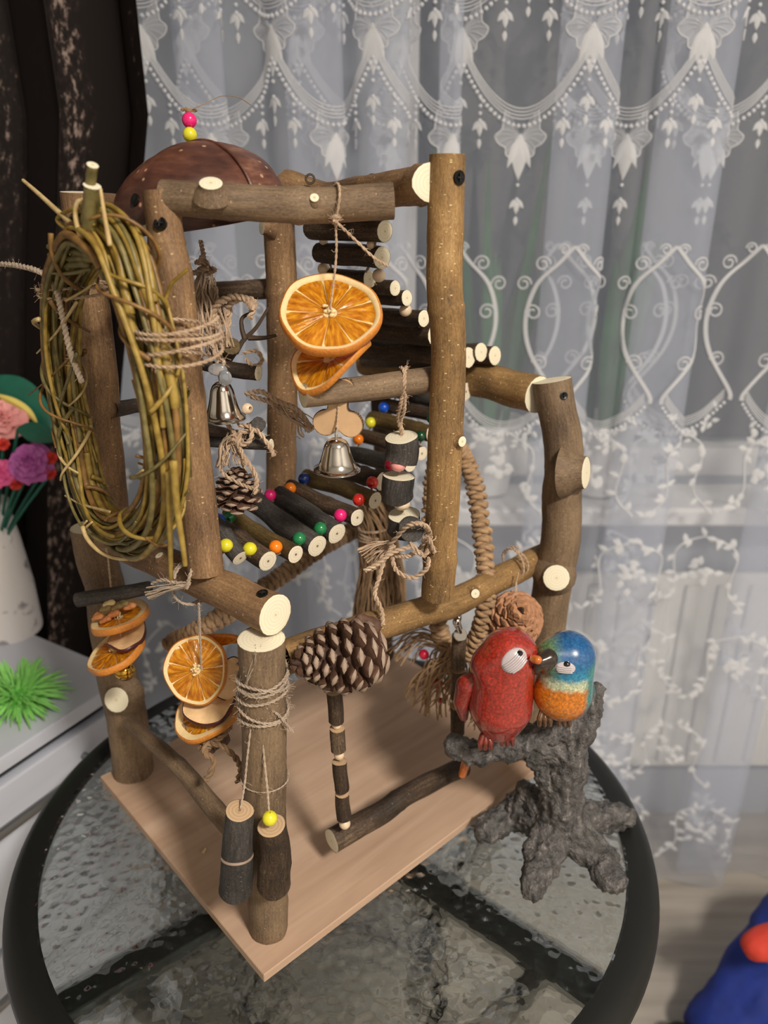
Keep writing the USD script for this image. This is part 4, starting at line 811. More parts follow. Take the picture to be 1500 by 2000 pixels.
# centre garland: two orange slices, wooden bone, silver bell, hung from the top beam
h0 = P(657, 400, d=.52)
hang = P(655, 430, d=.515)
sp = lambda y: plumb(hang, y)
T = Thing('orange_garland', 'two dried orange slices, a wooden bone and a silver bell strung under the top beam', 'garland', sp(920))
c1 = P(645, 612, d=dep(sp(590))); orange_slice(T, c1, upto(40, 4), pxl(101, dep(c1)), roll=.3, thick=.0065, nseg=9, seed=3, squash=.98, bend=bend_fn(.0015, 1.0), label='large dried orange slice')
c2 = P(646, 700, d=dep(c1) + .012); orange_slice(T, c2, upto(24, -20), pxl(86, dep(c2)), roll=1.2, thick=.004, nseg=8, seed=5, squash=.85, bend=bend_fn(.008, 2.4), label='lower dried orange slice, warped', core=False)
bn = P(660, 795, d=dep(c1) + .03)
import shapely.geometry as sg, shapely.ops as so, shapely.affinity as sa
r_ = pxl(26, dep(bn)); sh_ = so.unary_union([sg.Point(-r_ * .98, -r_ * 1.25).buffer(r_), sg.Point(r_ * .98, -r_ * 1.25).buffer(r_), sg.Point(-r_ * .62, r_ * 1.5).buffer(r_ * .72), sg.Point(r_ * .62, r_ * 1.5).buffer(r_ * .72), sg.box(-r_ * .78, -r_ * 1.3, r_ * .78, r_ * 1.6)]).buffer(r_ * .3).buffer(-r_ * .3).difference(sg.Point(0, r_ * 1.45).buffer(r_ * .16))
ex = trimesh.creation.extrude_polygon(sh_, .0030, engine='earcut'); bnn = unit(CAMDIR * [1, 1, .1] + np.array([-.22, 0, 0]))
bp = T.part('wooden_bone', (place(ex.vertices - [0, 0, .0015], bn, bnn), ex.faces), 'bone_ply', smooth=False, label='flat laser-cut wooden bone')
rim = sh_.difference(sh_.buffer(-.0006)); ex2 = trimesh.util.concatenate([trimesh.creation.extrude_polygon(q, .0036, engine='earcut') for q in getattr(rim, 'geoms', [rim])]); T.part('scorched_edge', (place(ex2.vertices - [0, 0, .0021], bn, bnn), ex2.faces), 'bone_edge', parent=bp, smooth=False)
bt = P(657, 856, d=dep(bn) - .004); bell(T, bt, pxl(47, dep(bt)), pxl(66, dep(bt)))
T.part('string', vf(join(oval_wrap(P(657, 398, d=dep(h0)), unit([0, 0, 1]), unit(np.cross([0, 0, 1], t1b - t1a)), .0126, .0126, 1.2, .002, 3, .0009), twine([sp(425), sp(500), c1 + upto(40, 4) * .004], .0008, fuzz=.3), twine([c1, c2, bn + [0, -.002, .012], bn + [0, -.0035, -.006], bt + [0, 0, .002]], .0008),
                         twine([P(655, 432, d=.512), P(690, 465, d=.52), P(730, 503, d=.53), P(758, 520, d=.535)], .0010, fuzz=.6, seed=5), knot(P(655, 428, d=.512), .0035, 2, .001))), 'twine')

# left garland: crossbar, dried slices, gold jingle bell
dl_ = .70; T = Thing('fruit_garland', 'dried fruit slices and gold jingle bell under a black stick at the left post', 'garland', P(240, 1330, d=dl_))
add_log(T, 'stick', [P(151, 1172, d=dl_), P(292, 1148, d=dl_ - .01)], .0068, .0062, 'bark_black', capmat='bark_black', n=14, label='black crossbar stick')
orange_slice(T, P(234, 1207, d=dl_), upto(-2, -14), pxl(64, dl_), roll=.5, thick=.0055, nseg=8, seed=8, squash=.9, pithw=.24, label='pale dried orange slice', bend=bend_fn(.0015, .5))
apple_slice(T, P(250, 1240, d=dl_ + .003), upto(4, -16), pxl(50, dl_), seed=2, squash=.8)
orange_slice(T, P(226, 1272, d=dl_), upto(4, -24), pxl(74, dl_), roll=.2, thick=.0055, nseg=9, seed=9, squash=.8, bend=bend_fn(.002, 1.4), label='lower dried orange slice')
g = np.random.default_rng(4)
for k, (x, y, mt) in enumerate(((190, 1206, 'petal_dry'), (205, 1212, 'petal_dry'), (222, 1200, 'petal_dry'), (240, 1182, 'leaf_dry'), (205, 1190, 'leaf_dry'), (252, 1186, 'petal_dry'), (228, 1186, 'leaf_dry'), (213, 1180, 'pith'))):
    b = smoothed(bones([(P(x - 7, y + 2, d=dl_ - .008), .0022), (P(x + 7, y - 3, d=dl_ - .010), .0026), (P(x, y - 8, d=dl_ - .006), .0014)], [(0, 1), (1, 2), (0, 2)], 10), .0014, 4); T.part('dried_petal', rough(b, .0012, 300, k), mt, smooth=True)
jb = P(243, 1310, d=dl_); jr = pxl(19, dl_); B_ = T.part('jingle_bell', lathe([(jr * math.sin(x), -jr * math.cos(x) * .95) for x in np.linspace(.01, math.pi - .01, 24)], jb, (0, 0, 1), 28), 'gold', smooth=True, label='gold jingle bell')
T.part('belt', lathe([(jr * .99, -.0008), (jr * 1.07, -.0004), (jr * 1.07, .0004), (jr * .99, .0008)], jb, (0, 0, 1), 28), 'gold', parent=B_)
T.part('slot', vf(tube(np.array([jb + jr * 1.0 * np.array([math.sin(x) * .9, -.35, -math.cos(x) * .93]) for x in np.linspace(-.9, .9, 12)]), jr * .09, 6)), 'cone_core', parent=B_)
T.part('string', vf(join(twine([P(207, 1070, d=.672), P(212, 1100, d=.69), P(217, 1150, d=dl_ - .004)], .0009, fuzz=.3), twine([P(222, 1160, d=dl_), P(232, 1200, d=dl_), P(240, 1295, d=dl_)], .0008), tube(np.array([jb + [0, 0, jr * (.95 + .35 * math.sin(x)), ] + np.array([jr * .25 * math.cos(x), 0, 0]) for x in np.linspace(0, 6.28, 14)[:-1]]), .0006, 6, closed=True))), 'twine')

# middle garland under the beam
dm = .63; T = Thing('fruit_garland', 'dried orange and apple slices with a knotted twine end hanging under the left beam', 'garland', P(405, 1530, d=dm))
orange_slice(T, P(384, 1308, d=dm - .008), upto(58, -6), pxl(63, dm), roll=.2, thick=.005, nseg=9, seed=12, squash=1.08, bend=bend_fn(.002, .6), label='upper dried orange slice facing the front', pithw=.10)
orange_slice(T, P(405, 1398, d=dm + .006), upto(16, -10), pxl(68, dm), roll=.7, thick=.0045, nseg=8, seed=14, squash=.85, pithw=.24, bend=bend_fn(.004, 2.0), label='lower dried orange slice')
cv = spline([P(368, 1252, d=dm - .004), P(410, 1242, d=dm + .004), P(450, 1242, d=dm), P(474, 1248, d=dm - .006)], 20); wv = unit(CAMDIR * .4 + np.array([0, 0, -1])); ww = np.linspace(.014, .003, 20)
v = np.vstack([cv, cv + wv * ww[:, None] * .5 - CAMDIR * .001, cv + wv * ww[:, None]]); f = np.array([[r * 20 + i, r * 20 + i + 1, (r + 1) * 20 + i + 1, (r + 1) * 20 + i] for r in range(2) for i in range(19)]); f = np.vstack([f[:, [0, 1, 2]], f[:, [0, 2, 3]]])
pc = T.part('orange_slice', (np.vstack([v, v - CAMDIR * .002]), np.vstack([f, f[:, ::-1] + len(v)]), np.vstack([v, v])), 'pulp', smooth=True, label='torn curled orange slice at the back'); T.part('rind', vf(tube(cv, .0017, 8)), 'rind', parent=pc)
apple_slice(T, P(448, 1326, d=dm + .002), upto(58, 20), pxl(42, dm), seed=3, squash=.7, roll=1.3)
apple_slice(T, P(408, 1376, d=dm + .001), upto(14, -8), pxl(56, dm), seed=5, squash=.8)
for k, (x, y) in enumerate(((388, 1425), (412, 1432), (430, 1424), (402, 1440))):
    q = P(x, y, d=dm + .006); b = smoothed(bones([(q, .006), (q + [.003, 0, -.012], .0045), (q + [.008, -.003, .004], .003)], [(0, 1), (0, 2)], 12), .002, 5); T.part('bark_curl', rough(b, .002, 160, k), 'cone_scale', smooth=True)
def frayed(pts, r, n, seed=0, spread=.5, cr=.0006):
    """a loose bundle of fibres along a path"""
    g = np.random.default_rng(seed); p = spline(pts, 18); t, a, b = frames(p); ms = []
    for k in range(n):
        q = g.normal(size=2); q = q / max(1, np.linalg.norm(q)) * r; w = np.linspace(.5, 1 + spread, 18); ph = g.uniform(0, 6.28); wv = .25 * r * np.sin(np.linspace(0, g.uniform(4, 12), 18) + ph)
        ms.append(tube(p + (q[0] * w + wv)[:, None] * a + (q[1] * w - wv)[:, None] * b, cr * g.uniform(.6, 1.2), 4, caps=False))
    return join(*ms)
T.part('twine_knot', vf(join(knot(P(405, 1452, d=dm + .004), .0065, 3, .002), twine([P(405, 1440, d=dm), P(400, 1470, d=dm - .006), P(418, 1485, d=dm - .004), P(408, 1515, d=dm - .002), P(402, 1522, d=dm)], .0026, pitch=.012, fuzz=.5), twine([P(402, 1452, d=dm), P(430, 1455, d=dm - .006), P(458, 1478, d=dm - .008), P(470, 1502, d=dm - .006), P(464, 1528, d=dm - .004)], .0024, pitch=.012, fuzz=.5, seed=3),
                             twine([P(408, 1450, d=dm), P(432, 1440, d=dm - .004), P(450, 1415, d=dm - .004)], .0022, pitch=.012, fuzz=.5, seed=4), twine([P(398, 1450, d=dm), P(375, 1430, d=dm), P(358, 1415, d=dm + .004)], .002, pitch=.012, fuzz=.5, seed=5))), 'jute', label='knotted twine end')
T.part('string', vf(join(twine([P(388, 1178, d=.588), P(390, 1230, d=.60), P(393, 1296, d=dm - .012)], .0010, fuzz=.4), twine([P(393, 1300, d=dm - .010), P(400, 1380, d=dm), P(405, 1450, d=dm)], .0010), oval_wrap(P(375, 1138, d=.60), unit([0, .3, 1]), unit(np.cross([0, .3, 1], ev)), .0170, .0170, 2.2, .003, 12, .0010),
                         twine([P(372, 1140, d=.575), P(345, 1138, d=.578), P(318, 1132, d=.58), P(296, 1140, d=.585)], .0013, fuzz=1.2, seed=6), twine([P(365, 1150, d=.575), P(372, 1120, d=.572), P(382, 1095, d=.575)], .0013, fuzz=1, seed=7), frayed([P(365, 1142, d=.575), P(320, 1150, d=.58), P(290, 1160, d=.582)], .003, 16, 5))), 'twine_grey')
# ------------------------------------------------------------------ pine cones
def pinecone(T, tipc, basec, Rm, nsc, open_=.5, mt='cone_scale', tipmat='cone_tip', seed=0, sw=1.0, flat=0.0):
    """scales in a spiral from the base to the tip; every scale a part"""
    tipc, basec = np.asarray(tipc), np.asarray(basec); ax = unit(tipc - basec); H = np.linalg.norm(tipc - basec); g = np.random.default_rng(seed); B = basis(ax)
    T.part('core', lathe([(0, 0), (Rm * .5, H * .05), (Rm * .55, H * .35), (Rm * .35, H * .75), (0, H * .97)], basec, ax, 16), 'cone_core', smooth=True)
    for k in range(nsc):
        t = (k + .5) / nsc; t = t ** 1.05; a = k * 2.39996; rr = Rm * (math.sin(math.pi * (.16 + .84 * t) ** .8) ** .65) * (1 if t < .5 else 1 - .25 * (t - .5))
        ln = Rm * (.62 if t < .7 else .62 - .5 * (t - .7)) ; w = sw * Rm * .34 * (1.15 - .55 * t)
        rad_ = math.cos(a) * B[0] + math.sin(a) * B[1]; el = math.radians(-8 + 62 * t) * (1.15 - open_ * .5) if open_ < 1.5 else 0
        out = unit(rad_ * math.cos(el) + ax * math.sin(el)); side = np.cross(ax, rad_); up = np.cross(out, side) * -1; up = unit(np.cross(side, out))
        p0 = basec + ax * H * (.02 + .88 * t) + rad_ * rr * .32; Lr = max(rr - rr * .32, ln * .5)
        st = ((0, .35, .0), (.40, .80, .02), (.72, 1.0, .06), (.92, .95, .12), (1.0, .62, .15)); th = Rm * .055; v = []
        for q, ww, lift in st:
            c = p0 + out * Lr * q + up * Rm * lift * (1 if flat == 0 else .5)
            thk = th * (.6 + 1.6 * q ** 3); v += [c - side * w * ww * .5, c + up * thk * .9, c + side * w * ww * .5, c - up * thk]
        v = np.array(v) + g.normal(0, Rm * .008, (20, 3)); f = []
        for i in range(4):
            for j in range(4): A = i * 4 + j; C_ = i * 4 + (j + 1) % 4; f += [[A, C_, C_ + 4], [A, C_ + 4, A + 4]]
        f += [[16, 17, 18], [16, 18, 19], [0, 2, 1], [0, 3, 2]]; f = np.array(f)
        s0 = T.part('scale', (v, f), mt, smooth=45)
        if tipmat and t < .94:
            e = p0 + out * Lr * .97 + up * Rm * .13; h = Rm * .075; k_ = np.linspace(-1, 1, 5)
            lo = np.array([e + side * w * .46 * q - up * h * (1 - q * q) * .9 + out * Rm * .03 * (1 - q * q) for q in k_]); hi = np.array([e + side * w * .46 * q + up * h * 1.15 * (1 - q * q) ** .5 - out * Rm * .05 * q * q for q in k_]); md = np.array([e + side * w * .4 * q + out * (Rm * .085 * (1 - q * q) + .0004) + up * h * .15 for q in k_])
            fv = []
            for r in (0, 5):
                for i in range(4): fv += [[r + i, r + i + 1, r + i + 6], [r + i, r + i + 6, r + i + 5]]
            T.part('scale_tip', (np.vstack([lo, md, hi]), np.array(fv)), tipmat, parent=s0, smooth=True)
dc = .60
T = Thing('pine_cone', 'brown open pine cone lying sideways against the front rail beside the front post', 'pine cone', P(645, 1285, d=dc))
pinecone(T, P(564, 1296, d=.553), P(722, 1276, d=.592), pxl(70, .575), 76, .6, seed=3, sw=1.75)
g = np.random.default_rng(2)
T.part('stalk', rough(smoothed(bones([(P(680, 1235, d=.598), .008), (P(722, 1224, d=.612), .009), (P(704, 1212, d=.606), .005)], [(0, 1), (1, 2)], 12), .002, 4), .002, 200, 2), 'cone_scale', smooth=True)
dk = .635
T2 = Thing('pine_cone', 'round tan pine cone hanging on twine under the rail behind the red parrot', 'pine cone', P(1000, 1220, d=.74))
pc = P(1003, 1212, d=.755); tp = P(1020, 1190, d=.705)
pinecone(T2, tp + unit(tp - pc) * .004, pc - unit(tp - pc) * .022, pxl(58, .73), 90, 1.0, 'cone_tan', None, seed=5, sw=1.7, flat=1)
T2.part('string', vf(join(oval_wrap(P(1005, 1098, v=.0345), unit([0, 0, 1]), unit(np.cross([0, 0, 1], eu)), .0145, .0145, 2, .003, 5, .0011), twine([P(1012, 1118, d=.74), P(1008, 1140, d=.742), P(1008, 1175, d=.735)], .0010))), 'twine')

# ------------------------------------------------------------------ bell toy under the coconut
dk = .60
T = Thing('bell_toy', 'silver bell with twine bows, twigs and a pine cone hanging under the coconut', 'bell toy', P(450, 1000, d=dk))
bt = P(432, 745, d=dk - .02); bell(T, bt, pxl(43, dk - .02), pxl(76, dk - .02))
add_log(T, 'stick', [P(395, 708, d=dk), P(450, 722, d=dk), P(505, 728, d=dk - .006)], .0060, .0062, 'bark_dark', n=12)
add_log(T, 'stick', [P(452, 676, d=dk - .010), P(430, 712, d=dk + .03)], .0066, .0062, 'bark_olive', capmat='bark_olive', n=14)
add_log(T, 'stick', [P(405, 862, d=dk + .01), P(470, 866, d=dk + .01), P(530, 868, d=dk)], .0046, .0044, 'bark_black', n=12)
add_log(T, 'stick', [P(505, 828, d=dk - .002), P(490, 838, d=dk + .02)], .0058, .0055, 'bark_black', capmat='bark_black', n=12)
for pts in ([(460, 690), (475, 665), (500, 640), (525, 600)], [(478, 663), (472, 640), (474, 620), (498, 608)], [(485, 660), (515, 660), (540, 655)]):
    T.part('twig', vf(tube(spline([P(x, y, d=dk) for x, y in pts], 14), np.linspace(.0022, .0011, 14), 7)), 'bark_dark')
pinecone(T, P(462, 912, d=dk), P(466, 985, d=dk + .012), pxl(46, dk), 58, .3, seed=9, sw=1.6)
T.part('bead', bead_mesh(P(483, 798, d=dk - .012), pxl(11, dk), unit([.6, -.6, .2]), .35), 'bead_wood')
T.part('ribbon_bow', join(ball(P(425, 722, d=dk - .024), .006, 2, (1.2, .5, .8)), ball(P(412, 700, d=dk - .02), .004, 2, (1.6, .5, .6)), ball(P(440, 738, d=dk - .024), .005, 2, (1, .5, 1.2)))[:2], 'plastic_clear')
tw = lambda pts, r=.0016, sd=0, fz=.9: twine([P(x, y, d=dk + o) for x, y, o in pts], r, fuzz=fz, seed=sd, pitch=.009)
T.part('twine_bow', vf(join(tw([(392, 470, .02), (398, 505, .02), (395, 540, .015), (400, 590, .01), (410, 650, 0), (425, 710, -.01), (432, 745, -.02)], .0018), knot(P(398, 525, d=dk + .015), .009, 3, .002), knot(P(412, 630, d=dk), .011, 4, .0018),
    tw([(412, 635, -.005), (420, 600, -.008), (450, 580, -.01), (480, 585, -.012), (495, 605, -.012)], .0026, 2), tw([(408, 630, -.004), (390, 600, -.004), (392, 575, -.002), (410, 600, -.006)], .0022, 3), tw([(415, 640, 0), (440, 620, 0), (450, 590, .004), (446, 640, .004), (440, 660, 0)], .002, 4),
    tw([(440, 600, 0), (470, 583, -.008), (497, 590, -.01), (488, 622, -.01)], .0024, 5), tw([(475, 690, -.006), (500, 685, -.008), (512, 705, -.008), (495, 715, -.008), (480, 700, -.006)], .0016, 6),
    tw([(480, 770, 0), (510, 765, -.004), (545, 785, -.004), (580, 800, -.004), (610, 840, -.004)], .0020, 7), tw([(490, 775, 0), (525, 785, 0), (560, 815, 0), (600, 835, -.002)], .0018, 8),
    tw([(470, 845, -.008), (500, 840, -.01), (525, 870, -.01), (535, 890, -.01)], .0018, 9), tw([(462, 855, -.008), (475, 890, -.01), (500, 930, -.01), (498, 965, -.01)], .0019, 10), tw([(460, 855, -.004), (440, 885, -.004), (432, 920, -.004), (470, 945, -.008), (496, 955, -.008)], .0015, 11),
    tw([(465, 830, -.008), (490, 835, -.012), (488, 860, -.012), (468, 868, -.01), (470, 840, -.008)], .0018, 12), knot(P(465, 856, d=dk - .006), .006, 5, .0016), tw([(432, 815, 0), (445, 830, -.004), (462, 850, -.006)], .0016, 13), tw([(455, 862, 0), (470, 890, .004), (478, 920, .004)], .0013, 15))), 'twine')
T.part('fibres', vf(join(frayed([P(400, 545, d=dk + .01), P(405, 600, d=dk), P(420, 690, d=dk - .006)], .010, 46, 3, .3, .0007), frayed([P(395, 535, d=dk + .01), P(380, 590, d=dk), P(375, 640, d=dk)], .005, 18, 4), frayed([P(455, 850, d=dk - .006), P(448, 880, d=dk), P(450, 910, d=dk)], .006, 24, 6, .8), frayed([P(540, 790, d=dk), P(575, 815, d=dk), P(600, 845, d=dk)], .006, 20, 8, .5))), 'twine', kind='stuff')

# ------------------------------------------------------------------ log-slice toy on the short perch
ds = .60; T = Thing('log_slice_toy', 'three bark-covered log slices and beads strung on twine from the short perch', 'hanging toy', P(790, 1075, d=ds + .05))
cl = []
for (x, y0, y1, w, dd) in ((783, 846, 900, 64, .615), (778, 922, 972, 64, .63), (788, 998, 1040, 62, .645)):
    add_log(T, 'log_slice', [P(x - 1, y1, d=dd + .004), P(x + 1, y0 + 7, d=dd - .005)], pxl(w / 2, dd), None, 'bark_black', n=26, step=.003, wob=.05, show=(1,))
add_log(T, 'log_slice', [P(803, 1035, d=.618), P(800, 1030, d=.66)], pxl(24, .62), None, 'bark_black', capmat='bark_black', n=20, step=.003, wob=.05, show=(0,))
T.part('bead', bead_mesh(P(778, 908, d=.614), pxl(16, .62), (0, 0, 1), .2, sq=.8), 'bead_rose', label='pink bead'); T.part('bead', bead_mesh(P(785, 984, d=.630), pxl(17, .62), (0, 0, 1), .2, sq=.75), 'bead_wood', label='plain wooden bead')
T.part('string', vf(join(oval_wrap(P(790, 747, d=.584), unit([0, .2, 1]), unit(np.cross([0, .2, 1], [1, 0, -.1])), .0112, .0112, 2.0, .0028, 8, .0013), twine([P(788, 765, d=.578), P(782, 790, d=.585), P(778, 815, d=.60), P(784, 846, d=.612)], .0017, fuzz=.5), twine([P(790, 768, d=.578), P(789, 800, d=.59), P(782, 825, d=.605), P(787, 848, d=.612)], .0017, fuzz=.5, seed=2), twine([P(783, 850, d=.612), P(780, 930, d=.63), P(790, 1040, d=.65)], .0012))), 'twine')
tz = lambda pts, sd: twine([P(x, y, d=ds + o) for x, y, o in pts], .0019, fuzz=.8, seed=sd, pitch=.009)
T.part('twine_bow', vf(join(tz([(760, 1065, .03), (800, 1025, .005), (835, 1030, .012), (830, 1060, .03), (800, 1085, .03), (770, 1085, .03)], 1), tz([(770, 1065, .03), (752, 1090, .03), (740, 1130, .03), (732, 1160, .03), (745, 1192, .03), (748, 1222, .03)], 2), tz([(800, 1068, .02), (765, 1080, .02), (740, 1100, .02), (712, 1115, .02)], 3), tz([(800, 1060, .02), (828, 1085, .02), (840, 1065, .02), (848, 1078, .02), (836, 1048, .01)], 4),
    tz([(765, 1085, .03), (775, 1115, .03), (805, 1128, .03), (832, 1112, .025), (838, 1090, .02)], 5), tz([(750, 1085, .03), (735, 1105, .025), (724, 1112, .025)], 6))), 'twine')
T.part('fibres', vf(join(frayed([P(762, 1062, d=ds + .04), P(735, 1075, d=ds + .04), P(712, 1092, d=ds + .04)], .006, 20, 4, .9), frayed([P(830, 1060, d=ds + .02), P(842, 1040, d=ds + .02), P(838, 1020, d=ds + .02)], .004, 14, 5, .8))), 'twine', kind='stuff')

# ------------------------------------------------------------------ two dangling logs tied to the front post
T = Thing('dangling_log_toy', 'two short dark logs and a yellow bead on strings wound around the front post', 'hanging toy', P(495, 1745, d=.60))
dd = .612
lg = add_log(T, 'log', [P(460, 1735, d=dd), P(462, 1668, d=dd - .02), P(468, 1583, d=dd - .045)], pxl(33, .61), pxl(27, .57), 'bark_black', n=22, step=.004, wob=.06, capmat='cut_brown', show=(0, 1), label='left dangling log with a cut ring')
q = P(463, 1672, d=dd - .02); T.part('cut_ring', vf(tube(np.array([q + pxl(29.5, .59) * (math.cos(a) * np.array([1, 0, 0]) + math.sin(a) * np.array([0, .95, -.28])) for a in np.linspace(0, 6.283, 41)[:-1]]), .0011, 8, closed=True)), 'cone_tip', parent=lg)
lg2 = add_log(T, 'log', [P(534, 1728, d=dd - .005), P(535, 1680, d=dd - .02), P(530, 1612, d=dd - .038)], pxl(33, .605), pxl(28, .575), 'bark_dark', n=22, step=.004, wob=.06, capmat='cut_brown', show=(0, 1), nodes=((.45, .06),), label='right dangling log under the yellow bead')
bd = P(527, 1598, d=dd - .048); T.part('bead', bead_mesh(bd, pxl(15, .565), (0, 0, 1), .2), 'bead_yellow', label='yellow bead')
axA = unit(A1 - A0); cA = lambda y: A0 + axA * ((P(520, y, v=.03)[2] - ZB) / axA[2])
dA = lambda y: dep(cA(y)) - .0190
T.part('string', vf(join(wraps(cA(1312), axA, .0184, .0011, 4.5, .0042, 3, .45, .9), wraps(cA(1368), axA, .0184, .0010, 2.5, .004, 5, .3, .9), wraps(cA(1508), axA, .0182, .0006, 1.1, .002, 7, .1, .3),
    twine([P(520, 1388, d=dA(1388)), P(508, 1400, d=dA(1400)), P(515, 1470, d=dA(1470) - .004), P(522, 1540, d=.568), P(526, 1592, d=.564)], .0008, fuzz=.2), twine([P(512, 1386, d=dA(1386)), P(494, 1400, d=dA(1400)), P(484, 1470, d=dA(1470) - .004), P(478, 1530, d=.574), P(470, 1580, d=.566)], .0008, fuzz=.2),
    knot(P(524, 1384, d=dA(1384)), .0032, 6, .0009), twine([P(524, 1384, d=dA(1384)), P(545, 1398, d=dA(1398) - .0), P(572, 1430, d=dA(1430) + .004)], .0010, fuzz=1.2, seed=2), twine([P(480, 1320, d=dA(1320)), P(498, 1295, d=dA(1295)), P(512, 1270, d=dA(1270))], .0011, fuzz=1.5, seed=4), frayed([P(482, 1340, d=dA(1340)), P(498, 1300, d=dA(1300)), P(508, 1268, d=dA(1268))], .003, 14, 4, .9, .0003))), 'twine_grey')

# ------------------------------------------------------------------ swing under the front rail
T = Thing('perch_swing', 'dark swing perch hung from the front rail on chains of stick pieces and white beads', 'swing', P(770, 1600, v=.03))
s0, s1 = P(648, 1643, d=.705), P(905, 1497, v=.032)
add_log(T, 'perch', [s0, P(740, 1588, v=.035), P(800, 1550, v=.030), s1], .0112, .0098, 'bark_dark', n=18, wob=.08, nodes=((.55, .08),))
def chain(x0y0, x1y1, d0, d1, segs, rr, parts_):
    for kind, t0, t1 in segs:
        a = P(x0y0[0] + (x1y1[0] - x0y0[0]) * t0, x0y0[1] + (x1y1[1] - x0y0[1]) * t0, d=d0 + (d1 - d0) * t0); b = P(x0y0[0] + (x1y1[0] - x0y0[0]) * t1, x0y0[1] + (x1y1[1] - x0y0[1]) * t1, d=d0 + (d1 - d0) * t1)
        if kind == 's': add_log(T, 'stick_segment', [a, b], rr, None, 'bark_dark', n=14, step=.003, wob=.06, capmat='cut_brown')
        else: T.part('bead', bead_mesh((a + b) / 2, max(np.linalg.norm(b - a) / 2, .004), b - a, .2), 'bead_wood')
    T.part('cord', vf(tube(np.array([P(*x0y0, d=d0 - .0), P(*x1y1, d=d1)]), .0009, 6)), 'jute')
chain((652, 1348), (674, 1618), .648, .690, (('s', .015, .225), ('b', .225, .275), ('s', .275, .435), ('b', .435, .50), ('s', .515, .72), ('s', .745, .93), ('b', .93, 1.0)), .0065, T)
chain((897, 1240), (893, 1465), .735, .775, (('s', .0, .28), ('s', .31, .55), ('b', .55, .62), ('s', .62, .85), ('b', .86, .94)), .0070, T)
T.part('cord', vf(twine([P(650, 1300, d=.65), P(652, 1352, d=.648)], .0009)), 'jute')
hk = [P(897, 1188, d=.715), P(896, 1205, d=.718), P(892, 1215, d=.716), P(897, 1228, d=.722), P(900, 1240, d=.728)]
T.part('metal_clip', vf(join(tube(spline(hk, 24), np.r_[np.linspace(.0015, .0038, 12), np.linspace(.0038, .002, 12)], 10), lathe([(0, .001), (.006, .001), (.0065, 0), (.006, -.001), (0, -.001)], P(899, 1240, d=.724), CAMDIR + [0, 0, .6], 18))), 'steel', label='silver clip')

# ------------------------------------------------------------------ stick ladder from the curved top beam down to the rear beam
T = Thing('stick_ladder', 'hanging ladder of short dark sticks strung with pale beads behind the tall post', 'ladder', P(800, 700, u=.33))
us = [.222, .232, .243, .254, .263, .276, .290, .306, .322, .336, .352, .366]
rungs = [((608, 447), (752, 452), .215, .0085), ((624, 493), (746, 503), .222, .0088), ((640, 540), (722, 545), .232, .0075), ((640, 556), (772, 563), .243, .0062), ((650, 578), (795, 582), .256, .0066), ((660, 612), (828, 622), .27, .0070), ((672, 642), (852, 654), .288, .0105), ((690, 678), (870, 690), .305, .0110), ((715, 700), (915, 698), .335, .0098), ((725, 695), (940, 688), .35, .0088), ((735, 690), (967, 694), .366, .0092)]
rr_ = []
for (a, b, u_, r) in rungs:
    qa, qb2 = P(*a, u=u_), P(*b, u=u_); rr_.append((qa, qb2)); add_log(T, 'rung', [qa, qb2], r, None, 'bark_dark', n=14, wob=.06, show=(0, 1), capmat='cut_wood')
for a, u_ in (((725, 478), .218), ((632, 525), .226), ((740, 538), .226), ((792, 606), .262), ((632, 470), .218)):
    T.part('bead', bead_mesh(P(*a, u=u_), .0055 if a[1] > 490 else .0038, (.3, .1, 1), .25), 'bead_wood')
for fr in (.14, .88): T.part('cord', vf(twine([a + (b - a) * fr for a, b in rr_], .0011)), 'jute')
for (x, y) in ((606, 352), (727, 352)):
    q = P(x, y + 8, d=.64); T.part('eye_hook', vf(tube(np.array([q + [.0035 * math.sin(a), 0, .004 - .0035 * math.cos(a)] for a in np.linspace(0, 6.283, 15)[:-1]]), .0009, 6, closed=True)), 'hook_metal')
    T.part('hanging_cord', vf(twine([P(x, y + 55, d=.645), P(x + (8 if x < 700 else 5), y + 95, u=.215)], .0010)), 'jute')

# ------------------------------------------------------------------ bead bridge from the rear beam down to the left beam
T = Thing('bead_bridge', 'sagging bridge of dark sticks with coloured beads between them, inside the playground', 'ladder bridge', P(560, 1080, u=.15))
br = [((388, 1020), (425, 1082)), ((410, 1012), (470, 1090)), ((430, 1030), (524, 1096)), ((448, 1000), (578, 1083)), ((490, 975), (620, 1066)), ((545, 968), (658, 1042)), ((566, 952), (698, 1011)), ((598, 932), (733, 978)), ((638, 912), (748, 940)), ((676, 886), (802, 905)), ((700, 848), (824, 886)), ((725, 818), (845, 848)), ((752, 790), (868, 815)), ((772, 760), (890, 790)), ((800, 742), (910, 765))]
n = len(br); ug = np.interp(np.arange(n), [0, 1, 2, 3, 5, 7, 8, 9, 10, 12, 14], [.055, .068, .085, .108, .150, .196, .222, .255, .285, .325, .352])
fa, fb = [], []
for k, (a, b) in enumerate(br):
    qa, qb2 = P(*a, u=ug[k]), P(*b, u=ug[k]); fa.append(qa); fb.append(qb2)
    add_log(T, 'rung', [qa, qb2], (.0082, .0072, .0086, .0074, .0095, .0092, .0076, .0076, .0085)[k % 9], None, ('bark_dark', 'bark_black', 'bark_dark', 'bark_olive')[k % 4] if k != 4 else 'bark_black', n=15, wob=.09, show=(0, 1), capmat='cut_pith', nodes=((.35 + .04 * k % .5, .1),))
